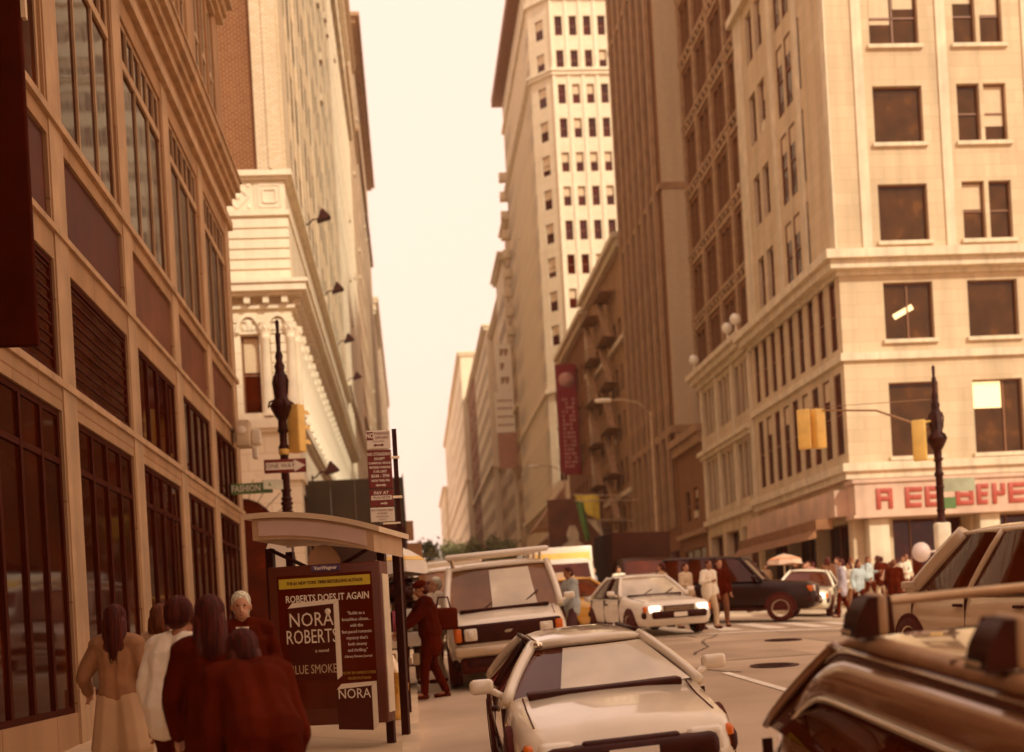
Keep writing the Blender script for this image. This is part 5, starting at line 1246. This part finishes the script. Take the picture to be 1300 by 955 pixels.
# --- dark estate car with roof bars at the lower right
def est_extra(r, f, hw, P):
    wt = P['wt']; z0 = P['Hh']
    M_RAIL = mat('rail_plastic', .30, .45, .14, 9, bump=.15); M_CHAN = mat('roof_channel', .02, .25, .1, 4, spec=.4)
    def drop(t): return -.40 * max(0, (.24 - t) / .24) ** 1.7 - .10 * max(0, (t - .8) / .2) ** 2
    def at(t): return -2.28 + 3.05 * t
    for s_ in (1, -1):
        pts = []
        for i in range(19):
            t = .17 + .75 * i / 18; e = min(i, 18 - i); pts.append((at(t), s_ * (wt - .045), z0 - .015 + drop(t) * .35 + (-.045 if e == 0 else (-.012 if e == 1 else 0))))
        b = MB(); rows = [[(x, y_ + s_ * a, z + c) for a, c in ((-.05, -.03), (.048, -.03), (.052, .012), (.042, .03), (.01, .040), (-.035, .036), (-.05, .015))] for x, y_, z in pts]
        loft(b, rows); b.build('roof_rail', M_RAIL, r)
        b = MB(); rows = []
        for i in range(25):
            t = i / 24; x, d = at(t), drop(t); rows.append([(x, s_ * (wt - .06), z0 - .03 + d), (x, s_ * (wt + .02), z0 - .035 + d), (x, s_ * (wt + .032), z0 - .055 + d), (x, s_ * (wt + .036), z0 - .08 + d), (x, s_ * (wt - .02), z0 - .10 + d), (x, s_ * (wt - .06), z0 - .10 + d)])
        loft(b, rows); b.build('roof_channel', M_CHAN, r)
        b = MB(); b.tube([(at(i / 24), s_ * (wt + .030), z0 - .044 + drop(i / 24)) for i in range(25)], .006, 6); b.build('channel_trim', M_CHROME, r)
        b = MB()
        x, y_, z = pts[9]; M = T((x, y_, z + .03)) @ Matrix.Rotation(R(25), 4, 'Z'); b.box(-.005, -.05, -.02, .005, .056, .012, 0, M); b.build('rail_joint', M_DARK, r)
        b = MB(); x, y_, z = pts[12]; M = T((x, y_, z + .03)) @ Matrix.Rotation(R(25), 4, 'Z'); b.box(-.005, -.05, -.02, .005, .056, .012, 0, M); b.build('rail_joint', M_DARK, r)
    for x in (-1.42, -.28):
        b = MB(); b.rbox(x - .035, -wt + .02, z0 + .155, x + .035, wt - .02, z0 + .195, .017); b.build('cross_bar', mat('bar_metal', .45, .3, .08, 6, metal=.5), r)
        for s_ in (1, -1):
            b = MB(); b.prism([(s_ * (wt + .07), z0 + .035), (s_ * (wt + .05), z0 + .12), (s_ * (wt - .0), z0 + .205), (s_ * (wt - .10), z0 + .205), (s_ * (wt - .115), z0 + .04)], x - .075, x + .075, 'yz')
            bm = bmesh.new(); me = b.mesh('bar_foot', M_DARK); bm.from_mesh(me); bmesh.ops.recalc_face_normals(bm, faces=bm.faces[:]); bmesh.ops.bevel(bm, geom=bm.edges[:], offset=.014, segments=3, affect='EDGES'); bm.to_mesh(me); bm.free()
            for p_ in me.polygons: p_.use_smooth = True
            o = link('bar_foot', me, r); 
            b = MB(); b.rbox(x - .088, s_ * (wt - .04), z0 + .035, x + .088, s_ * (wt - .085), z0 + .215, .02); b.build('foot_collar', mat('foot_grey', .38, .4, .1), o)
            b = MB(); b.box(x - .05, s_ * (wt + .073), z0 + .055, x + .05, s_ * (wt + .08), z0 + .07); b.build('foot_latch', M_STEEL, o)
    for s_ in (1, -1):                                        # rounded roof side, then the bright frame of the doors
        b = MB(); rows = []; frame = []
        for i in range(29):
            t = i / 28; x, d = at(t), drop(t); k = 1 + .25 * max(0, (.3 - t) / .3); row = []
            for q in range(9):
                u = q / 8; row.append((x, s_ * (wt + .018 + .115 * math.sin(u * 1.45) * k), z0 - .075 + d - .165 * (1 - math.cos(u * 1.45)) / .88))
            frame.append((x, row[-1][1] + s_ * .002, row[-1][2] - .01))
            row += [(x, s_ * (wt + .05), row[-1][2] - .01), (x, s_ * (wt - .02), z0 - .12 + d)]; rows.append(row)
        loft(b, rows); b.build('roof_side', P_BRONZE, r)
        b = MB(); b.tube(frame, .014, 8); b.build('window_trim', M_CHROME, r)
        b = MB(); b.tube([(x, y_ - s_ * .004, z - .028) for x, y_, z in frame[6:24]], .012, 6); b.build('door_seal', M_BLACK, r)
EST = dict(belt=.84, hood=.74, tail=.90, xw=.95, xw2=.42, xr=-2.28, xr2=-1.76, wt=.64, r=.31, ax=(1.4, -1.35), cuts=[], crown=.04, Hh=1.30, pw=.025)
er = car('estate_car', 'dark bronze estate car with roof rails and metal crossbars at the lower right corner', 'car', (2.62, 3.65), -90, 4.6, 1.78, 1.31, EST, P_BRONZE, extra=est_extra, dz=-.10)
er.matrix_world = er.matrix_world @ Matrix.Rotation(R(3.0), 4, 'Y')

# ------------------------------------------------------------------ people
SKIN = [mat('skin_a', (.55, .27, .15), .55, .06, 6), mat('skin_b', (.38, .16, .075), .55, .06, 6)]
HAIRS = {'dark': hairmat('hair_dark', .0), 'white': hairmat('hair_white', .7), 'brown': hairmat('hair_brown', .10)}
M_EYE = mat('eye_dark', 0.0, .2, .0)
def capsule(b, p0, p1, r0, r1, n=10):
    p0, p1 = Vector(p0), Vector(p1); d = p1 - p0; L_ = max(d.length, 1e-4); d = d / L_
    a = d.orthogonal().normalized(); c = d.cross(a); rows = []
    for h, k in ((-1, .02), (-.7, .714), (0, 1)): rows.append((p0 + d * h * r0, r0 * k))
    for h, k in ((0, 1), (.7, .714), (1, .02)): rows.append((p1 + d * h * r1, r1 * k))
    vs = [p + a * math.cos(2 * PI * i / n) * r_ + c * math.sin(2 * PI * i / n) * r_ for p, r_ in rows for i in range(n)]
    fs = [(j * n + i, j * n + (i + 1) % n, (j + 1) * n + (i + 1) % n, (j + 1) * n + i) for j in range(5) for i in range(n)] + [tuple(range(n - 1, -1, -1)), tuple(range(5 * n, 6 * n))]
    b.add(vs, fs)
def fuse(b, name, m, parent, vox, extra=None, it=3):
    """one continuous skin over overlapping limbs"""
    o = b.build(name, m); md = o.modifiers.new('r', 'REMESH'); md.mode = 'VOXEL'; md.voxel_size = vox; md.use_smooth_shade = True
    s_ = o.modifiers.new('s', 'SMOOTH'); s_.factor = .5; s_.iterations = it
    me = bake(o, name); bpy.data.objects.remove(o)
    if extra: 
        e = extra.mesh('x', m); bm = bmesh.new(); bm.from_mesh(me); bm.from_mesh(e); bm.to_mesh(me); bm.free()
        for p in me.polygons: p.use_smooth = True
    if not me.materials: me.materials.append(m)
    return link(name, me, parent)
def person(label, loc, face, h=1.72, lean=0.0, arms=None, stride=.12, top='coat', topm=None, legm=None, hair='dark', hlen=0, skin=0, vox=.016, group=None, head=(0, 0), skirt=False, shirt=None, cap=None, build=1.0, hand_hold=None):
    """facing -y at face=0; arms: (elbow, hand) for right (-x) and left (+x), relative to a 1.72 m figure"""
    r = thing('person', label, 'person', loc, R(face), group); k = h / 1.72; r.scale = (k, k, k)
    hip = Vector((0, 0, .93)); Lr = Matrix.Rotation(lean, 4, 'X')
    def up(p): p = Vector(p); return hip + (Lr @ (p - hip))
    bw = build
    sh = {s_: up((s_ * .185 * bw, .01, 1.40)) for s_ in (-1, 1)}
    arms = arms or {}
    ar = {}
    for s_ in (-1, 1):
        e, hd = arms.get(s_, ((s_ * .25, .03, 1.13), (s_ * .24, -.08, .88))); ar[s_] = (up(e), up(hd))
    hj = {s_: Vector((s_ * .095, 0, .90)) for s_ in (-1, 1)}
    kn = {s_: Vector((s_ * .10, -.04 - s_ * stride * .55, .49)) for s_ in (-1, 1)}
    an = {s_: Vector((s_ * .10, .03 - s_ * stride * 1.15, .085)) for s_ in (-1, 1)}
    b = MB()
    def torso(b, g):
        for s_ in (-1, 1):
            capsule(b, up((s_ * .075 * bw, .0, 1.33)), up((s_ * .06 * bw, .01, 1.12)), .115 * bw + g, .105 * bw + g); capsule(b, up((s_ * .06 * bw, .01, 1.12)), (s_ * .075 * bw, .0, .95), .105 * bw + g, .118 * bw + g)
            capsule(b, up((s_ * .05, .01, 1.42)), sh[s_], .062 + g, .062 + g)
    torso(b, 0)
    for s_ in (-1, 1):
        capsule(b, sh[s_], ar[s_][0], .052, .04); capsule(b, ar[s_][0], ar[s_][1], .04, .027)
        capsule(b, hj[s_], kn[s_], .085, .055); capsule(b, kn[s_], an[s_], .055, .036); capsule(b, an[s_], an[s_] + Vector((0, -.13, -.045)), .036, .028)
    nk = up((0, .015, 1.44)); hc = up((0, -.005, 1.60)); Hm = T(hc) @ Matrix.Rotation(R(head[0]), 4, 'Z') @ Matrix.Rotation(R(head[1]), 4, 'X') @ Lr.to_3x3().to_4x4() if False else T(hc) @ Matrix.Rotation(R(head[0]), 4, 'Z') @ Matrix.Rotation(R(head[1]), 4, 'X')
    capsule(b, nk, hc + Vector((0, .01, -.04)), .052, .05)
    def hp(p): return Hm @ Vector(p)
    b.ell((0, .01, .03), (.076, .095, .098), 0, 14, Hm); b.ell((0, -.02, -.045), (.058, .07, .068), 0, 12, Hm)
    capsule(b, hp((0, -.085, .015)), hp((0, -.108, -.022)), .010, .015, 6)
    for s_ in (-1, 1): capsule(b, hp((s_ * .077, .015, .015)), hp((s_ * .08, .02, -.02)), .016, .012, 6)
    ex = MB()
    for s_ in (-1, 1):                                      # palm and five separate fingers
        w = ar[s_][1]; d = (w - ar[s_][0]).normalized(); side = d.cross(Vector((1, 0, 0))); side = side.normalized() if side.length > .1 else Vector((0, -1, 0)); nrm = d.cross(side).normalized()
        capsule(b, w, w + d * .075, .027, .033)
        for i, (o_, ln) in enumerate(((-.028, .062), (-.009, .072), (.010, .068), (.027, .052))):
            p0 = w + d * .085 + side * o_; p1 = p0 + d * ln * .55 - nrm * s_ * .012; ex.tube([p0, p1, p1 + d * ln * .3 - nrm * s_ * .03], [.009, .0085, .006], 6)
        p0 = w + d * .03 - side * .03; ex.tube([p0, p0 - side * .025 + d * .03, p0 - side * .03 + d * .062], [.011, .010, .007], 6)
    fuse(b, 'body', SKIN[skin], r, vox * .8, ex)
    e = MB()
    for s_ in (-1, 1): e.ell((s_ * .03, -.083, .022), (.012, .007, .007), 0, 8, Hm)
    e.build('eyes', M_EYE, r); e = MB(); e.ell((0, -.085, -.058), (.024, .008, .006), 0, 8, Hm); e.build('mouth', mat('lips', (.36, .10, .06), .5), r)
    # hair
    b = MB(); b.ell((0, .025, .05), (.087, .10, .095), 0, 14, Hm); b.ell((0, .05, .0), (.084, .082, .09), 0, 12, Hm)
    if hlen:
        for s_ in (-1, 0, 1): capsule(b, hp((s_ * .05, .06, .0)), hp((s_ * .06, .075, -hlen)), .055, .05)
    if hair:
        hb_ = fuse(b, 'hair', HAIRS[hair], r, vox)
        if vox < .0135 and hair != 'white':                                      # loose locks over the cap of hair
            rs = random.Random(hash(hair) % 7 + int(h * 100)); ex = MB()
            for i in range(260):
                ph = rs.uniform(-2.5, 2.5) + PI / 2; L_ = max(.10, hlen + .06) * rs.uniform(.7, 1.12); pts = []
                for q in range(8):
                    t = q / 7; el = PI / 2 * (1 - min(1, t * 1.9)); rr_ = 1.0 + rs.uniform(.0, .035)
                    x, y_ = math.cos(ph) * math.cos(el) * .090 * rr_, math.sin(ph) * math.cos(el) * .100 * rr_ + .03
                    z = .05 + math.sin(el) * .098 * rr_ - max(0, t - .5) * 2 * L_
                    pts.append(hp((x * (1 - .15 * max(0, t - .6)), y_, z)))
                ex.tube(pts, [.0035] * 6 + [.0028, .001], 3)
            lk = ex.build('hair_locks', HAIRS[hair], r)
    if cap:
        c = MB(); c.ell((0, .01, .075), (.095, .11, .075), 0, 14, Hm); c.ell((0, -.11, .06), (.07, .07, .012), 0, 10, Hm); c.build('cap', cap, r)
    # clothes
    b = MB(); torso(b, .022 if top == 'shirt' else .034); g = .016 if top == 'shirt' else .026
    for s_ in (-1, 1):
        w = ar[s_][0].lerp(ar[s_][1], .9); capsule(b, sh[s_], ar[s_][0], .056 + g, .044 + g); capsule(b, ar[s_][0], w, .044 + g, .032 + g)
    if top == 'coat':
        for s_ in (-1, 1): capsule(b, (s_ * .08, .01, .95), (s_ * .095, 0, .72), .13 * bw, .125 * bw)
    else:
        for s_ in (-1, 1): capsule(b, (s_ * .07, .0, .95), (s_ * .08, 0, .86), .135 * bw, .13 * bw)
    o = fuse(b, 'coat' if top == 'coat' else 'shirt', topm or M_DARK, r, vox)
    tx = bpy.data.textures.get('folds') or bpy.data.textures.new('folds', 'CLOUDS'); tx.noise_scale = .17
    d_ = o.modifiers.new('d', 'DISPLACE'); d_.texture = tx; d_.strength = .03; d_.texture_coords = 'LOCAL'
    if shirt:
        b = MB(); b.prism([(-.055, 1.43), (.055, 1.43), (.018, 1.08), (-.018, 1.08)], -.162, -.14, 'xz')
        b.v = [tuple(up(v)) for v in b.v]; b.build('shirt_front', shirt, r)
    b = MB()
    if skirt:
        for s_ in (-1, 1): capsule(b, (s_ * .07, 0, .96), (s_ * .12, 0, .5), .13, .15)
    for s_ in (-1, 1):
        capsule(b, hj[s_] + Vector((0, 0, .06)), kn[s_], .105, .074); capsule(b, kn[s_], an[s_] + Vector((0, 0, .02)), .074, .06)
    fuse(b, 'skirt' if skirt else 'trousers', legm or M_DARK, r, vox)
    for s_ in (-1, 1):
        b = MB(); p = an[s_]; capsule(b, p + Vector((0, .03, -.045)), p + Vector((0, -.16, -.052)), .043, .036); o = fuse(b, 'shoe', M_BLACK, r, vox)
    return r
def gp(x, y): return (x, y, rz(x, y) + (.13 if (x < 0 or x > 13.6) and not 31.4 < y < 40.6 else .0) + .004)
W_ = mat('white_shirt', .85, .8, .06); CREAMC = mat('cream_cloth', .40, .85, .1); BLUEC = mat('pale_blue_cloth', (.42, .46, .44), .8, .1); GREYC = mat('stone_grey_cloth', .55, .85, .12); DKC = mat('dark_cloth', 0.0, .9, .2, spec=.05); BRC = mat('brown_cloth', .14, .85, .2); NAVY = mat('navy_cloth', (.09, .03, .03), .85, .2)
# five near the left frontage, backs and heads only above the frame edge
person('woman with long dark hair and a fawn coat, walking away by the shop windows', gp(-2.30, 9.4), 175, 1.56, 0, {1: ((.30, .02, 1.14), (.33, -.16, 1.0))}, .14, 'coat', mat('fawn_cloth', .22, .85, .15), CREAMC, 'dark', .32, 0, .012, skirt=True, build=.80)
person('person in a loose cream jacket half hidden behind the long-haired woman in fawn', gp(-2.12, 10.2), 165, 1.54, 0, None, .12, 'coat', CREAMC, CREAMC, 'brown', .1, 0, .013, build=.82)
person('man in a white shirt leaning behind the dark-haired woman at the left', gp(-1.56, 7.7), 150, 1.62, .2, {-1: ((-.30, -.10, 1.18), (-.22, -.34, 1.12))}, .12, 'shirt', W_, DKC, 'dark', 0, 1, .012)
person('dark-haired person in a black coat seen from behind in front of the white-shirted man', gp(-1.16, 6.9), 184, 1.60, .0, None, .1, 'coat', DKC, DKC, 'dark', .22, 0, .012, build=.86)
person('white-haired man in a dark suit and white shirt facing the camera by the left frontage', gp(-1.38, 9.7), 8, 1.62, .0, {1: ((.27, .02, 1.14), (.16, -.22, 1.08))}, .08, 'coat', DKC, DKC, 'white', 0, 0, .011, shirt=M_SIGNW, head=(0, 6))
person('stooping person in a black coat in front of the book poster', gp(-.80, 6.2), 200, 1.62, .80, {1: ((.24, -.12, 1.05), (.20, -.35, .95)), -1: ((-.24, -.12, 1.05), (-.2, -.35, .95))}, .1, 'coat', DKC, DKC, 'dark', .06, 0, .013, build=.98)
o = None
b = MB(); b.rbox(-.12, -.06, 0, .12, .06, .30, .04); b.tube([(-.08, 0, .29), (-.05, 0, .45), (.05, 0, .45), (.08, 0, .29)], .012)
o = b.build('pink_bag', mat('pink_bag', (.55, .10, .16), .6)); o.location = (-1.90, 10.0, gz(10.0) + 1.12); tag(o, 'bright pink shoulder bag carried by the person in the loose cream jacket', 'bag')
# round the stall
person('man in a dark jacket and cap bending to the stall, seen from the side', gp(.24, 17.7), -78, 1.76, .16, {1: ((.2, -.22, 1.2), (.1, -.46, 1.08)), -1: ((-.2, -.2, 1.2), (-.1, -.42, 1.05))}, .16, 'coat', DKC, DKC, 'dark', 0, 1, .014, cap=DKC, head=(0, 14), build=1.08)
person('woman in an open white jacket and dark glasses behind the stall, facing the camera', gp(-.06, 19.0), 10, 1.68, 0, {1: ((.27, -.02, 1.13), (.14, -.28, 1.05))}, .08, 'coat', CREAMC, BRC, 'brown', .12, 0, .015, shirt=M_DARK)
person('pale-shirted bearded man facing left between the capped man and the van', gp(.40, 20.3), -60, 1.80, 0, {-1: ((-.26, -.05, 1.15), (-.2, -.3, 1.12))}, .1, 'shirt', W_, GREYC, 'white', 0, 0, .016)
person('dark-haired person in grey behind the capped man near the van', gp(.36, 23.0), 20, 1.74, 0, None, .1, 'coat', GREYC, DKC, 'dark', .05, 0, .02)
b = MB(); b.rbox(-.22, -.07, 0, .22, .07, .34, .05); b.tube([(-.12, 0, .32), (-.08, 0, .5), (.08, 0, .5), (.12, 0, .32)], .014); bagme = b.mesh('shoulder_bag', DKC)
o = link('shoulder_bag', bagme); o.location = (.46, 17.95, gz(18) + 1.02); o.rotation_euler = (0, 0, .4); tag(o, 'black shoulder bag on the back of the capped man', 'bag')
# crossing by the van
person('man in a pale blue shirt walking between the pale van and the white saloon', gp(3.17, 23.4), -70, 1.74, .08, {1: ((.22, -.14, 1.14), (.12, -.32, 1.0))}, .2, 'shirt', BLUEC, NAVY, 'dark', 0, 1, .016, head=(0, 12))
o = link('document_case', bagme); o.location = (2.72, 23.3, gz(23.3) + 1.0); tag(o, 'dark case carried in front of the man in the pale blue shirt', 'bag')
person('person in a white top and grey trousers standing before the black off-road car', gp(7.30, 28.7), 30, 1.70, .05, {-1: ((-.3, -.05, 1.16), (-.2, -.3, 1.2))}, .14, 'shirt', W_, GREYC, 'dark', 0, 1, .02)
person('person in dark clothes beside the white-topped one near the black off-road car', gp(7.75, 29.3), 10, 1.72, 0, None, .12, 'coat', DKC, BRC, 'dark', .05, 0, .02)
# crowd on the right pavement under the shop band
cr = [(16.1, 43.2, W_, GREYC, 'white', 'person in white leftmost in the crowd under the red lettered band'), (16.7, 43.7, CREAMC, BRC, 'brown', 'person in a cream coat second from the left in the right crowd'), (17.2, 44.4, BLUEC, NAVY, 'dark', 'person in pale blue beside the cream shop pier'),
      (17.9, 44.2, DKC, DKC, 'dark', 'person all in black before the cream shop pier'), (15.3, 44.6, mat('rose_cloth', (.55, .26, .20), .8), DKC, 'dark', 'person in a rose coloured top at the right kerb'), (19.3, 44.8, GREYC, DKC, 'dark', 'person in grey walking before the dark shop front'), (20.4, 44.3, W_, NAVY, 'brown', 'person in a white shirt walking before the dark shop front'),
      (21.6, 44.7, BRC, DKC, 'dark', 'person in brown before the dark shop front'), (14.6, 43.9, DKC, BRC, 'brown', 'person in a dark coat at the kerb behind the pale saloon')]
for i, (x, y, t_, l_, hr, lab) in enumerate(cr):
    person(lab, gp(x, y), (i * 77) % 360, 1.62 + .02 * (i * 5 % 9), 0, None, .14, 'coat' if i % 3 else 'shirt', t_, l_, hr, .08 if i % 2 else 0, i % 2, .024, group='people on the right pavement')
for i, (x, y, t_, lab) in enumerate(((7.9, 44.6, W_, 'person in white crossing behind the grey saloon'), (10.9, 44.0, CREAMC, 'person in cream crossing at the right of the dark truck'), (12.3, 43.0, GREYC, 'person in grey crossing behind the black off-road car'), (-1.1, 42.8, DKC, 'person in black under the end of the hoarding'), (-.5, 43.6, GREYC, 'person in grey under the end of the hoarding'))):
    person(lab, gp(x, y), (i * 101) % 360, 1.7, 0, None, .18, 'coat', t_, DKC, 'dark', 0, i % 2, .024)

cl_ = [W_, CREAMC, BLUEC, GREYC, BRC, DKC, mat('peach_cloth', (.62, .38, .26), .8), mat('lilac_cloth', (.40, .32, .34), .8)]
cn = ['white', 'cream', 'pale blue', 'grey', 'brown', 'black', 'peach', 'lilac']
spots = [(13.9, 40.9, 'at the kerb beyond the black off-road car'), (15.0, 41.6, 'at the kerb in front of the cream corner'), (15.7, 42.4, 'waiting below the brown awning'), (16.6, 41.8, 'walking towards the cream shop pier'), (17.4, 42.6, 'just before the cream shop pier'),
         (18.4, 42.9, 'passing the cream shop pier'), (19.0, 41.6, 'in the side street before the dark shop front'), (16.2, 46.6, 'under the awning edge beside the corner'), (15.1, 49.5, 'farther along the awning pavement'), (14.7, 53.0, 'up the pavement past the awning'),
         (12.9, 34.6, 'on the crossing ahead of the pale saloon'), (13.7, 35.4, 'on the crossing near the far kerb'), (14.6, 34.8, 'stepping off the far kerb'), (14.2, 37.4, 'in the side street near the peach parasol'), (15.3, 36.6, 'in the side street opposite the brown awning'), (15.9, 38.2, 'in the side street opposite the cream shop pier'), (16.9, 37.4, 'in the side street nearest the pale people carrier'), (12.2, 41.6, 'between the parasol and the pale saloon')]
for i, (x, y, w_) in enumerate(spots):
    t_ = (i * 3 + 1) % 8
    person('person in %s %s' % (cn[t_] + (' top' if i % 2 else ' coat'), w_), gp(x, y), (i * 131 + 20) % 360, 1.6 + .025 * (i * 7 % 8), .04 * (i % 3), {1: ((.29, -.04, 1.14), (.2, -.28, 1.05 + .04 * (i % 4)))} if i % 2 else None, .1 + .03 * (i % 4), 'shirt' if i % 2 else 'coat', cl_[t_], cl_[(t_ + 4) % 6 if (t_ + 4) % 6 > 2 else 5], 'brown' if i % 3 == 0 else 'dark', .12 if i % 2 else 0, i % 2, .024, group='people on the right pavement')
for i, (x, y, w_) in enumerate(((6.95, 29.6, 'beside the black off-road car rear'), (11.6, 40.2, 'behind the pale saloon'), (6.55, 30.6, 'at the flank of the white saloon'), (9.9, 41.5, 'crossing behind the black off-road car'), (6.6, 42.6, 'crossing between the box trucks'))):
    t_ = (i * 3 + 3) % 8
    person('person in %s %s' % (cn[t_] + ' top', w_), gp(x, y), (i * 97 + 40) % 360, 1.66 + .02 * i, 0, {-1: ((-.29, -.05, 1.15), (-.2, -.28, 1.1))}, .16, 'shirt', cl_[t_], DKC if i % 2 else GREYC, 'dark', .1 * (i % 2), i % 2, .022)

# ------------------------------------------------------------------ light, sky, air
w = bpy.data.worlds.new('World'); SC.world = w; w.use_nodes = True; nt = w.node_tree; nt.nodes.clear()
out = nt.nodes.new('ShaderNodeOutputWorld'); bg = nt.nodes.new('ShaderNodeBackground'); sky = nt.nodes.new('ShaderNodeTexSky')
SUN = Vector((.42, -.68, .60)).normalized()
sky.sky_type = 'NISHITA'; sky.sun_disc = False; sky.sun_elevation = math.asin(SUN.z); sky.sun_rotation = math.atan2(SUN.x, SUN.y); sky.dust_density = 6; sky.air_density = 2
mx = nt.nodes.new('ShaderNodeMixRGB'); mx.inputs['Fac'].default_value = .96                 # thick pale summer haze over the whole sky
EXP = 1.15
kx = 10 / 2 ** EXP
mx.inputs['Color2'].default_value = (1.44 * kx, .985 * kx, .775 * kx, 1)
nt.links.new(sky.outputs[0], mx.inputs['Color1']); nt.links.new(mx.outputs[0], bg.inputs['Color']); bg.inputs['Strength'].default_value = .1
nt.links.new(bg.outputs[0], out.inputs[0])
sl = bpy.data.lights.new('sun', 'SUN'); sl.energy = 1.5; sl.angle = R(2); sl.color = (1, .95, .76)
so_ = bpy.data.objects.new('sun', sl); COL.objects.link(so_); so_.rotation_euler = SUN.to_track_quat('Z', 'Y').to_euler(); so_.location = (20, -40, 60)

hz = MB(); hz.box(-620, -125, -30, 720, 640, 118)
hv, hnt, hb = newmat('air'); hnt.nodes.remove(hb); pv = hnt.nodes.new('ShaderNodeVolumePrincipled'); pv.inputs['Density'].default_value = .0003; pv.inputs['Color'].default_value = (.86, .95, .86, 1); pv.inputs['Anisotropy'].default_value = -.1
hnt.links.new(pv.outputs[0], [n for n in hnt.nodes if n.type == 'OUTPUT_MATERIAL'][0].inputs['Volume'])
tag(hz.build('haze', hv), kind='stuff')
# ------------------------------------------------------------------ camera: a rising-front lens held level, slightly tilted to one side
F, TH, PSI = 1500.0, .055, math.atan(124.2 / 1500)
cd = bpy.data.cameras.new('camera'); cam = bpy.data.objects.new('camera', cd); COL.objects.link(cam); SC.camera = cam
cd.sensor_width = 36; cd.lens = 36 * F / 1300; cd.shift_y = (799 - 477.5) / 1300; cd.clip_end = 5000; cd.clip_start = .1
fw = Vector((math.sin(PSI), math.cos(PSI), 0)); rt = Vector((math.cos(PSI), -math.sin(PSI), 0)); upv = Vector((0, 0, 1))
X_ = rt * math.cos(TH) - upv * math.sin(TH); Y_ = rt * math.sin(TH) + upv * math.cos(TH); Z_ = -fw
cam.matrix_world = Matrix((( X_.x, Y_.x, Z_.x, 0), (X_.y, Y_.y, Z_.y, 0), (X_.z, Y_.z, Z_.z, 1.77), (0, 0, 0, 1)))
cd.dof.use_dof = True; cd.dof.focus_distance = 11.0; cd.dof.aperture_fstop = 1.25
SC.view_settings.view_transform = 'Standard'; SC.view_settings.look = 'None'; SC.view_settings.exposure = EXP; SC.view_settings.gamma = 1
SC.render.engine = 'CYCLES'; SC.cycles.use_denoising = True; SC.cycles.max_bounces = 7; SC.cycles.diffuse_bounces = 5; SC.cycles.glossy_bounces = 3; SC.cycles.caustics_reflective = False; SC.cycles.caustics_refractive = False; SC.cycles.sample_clamp_indirect = 6
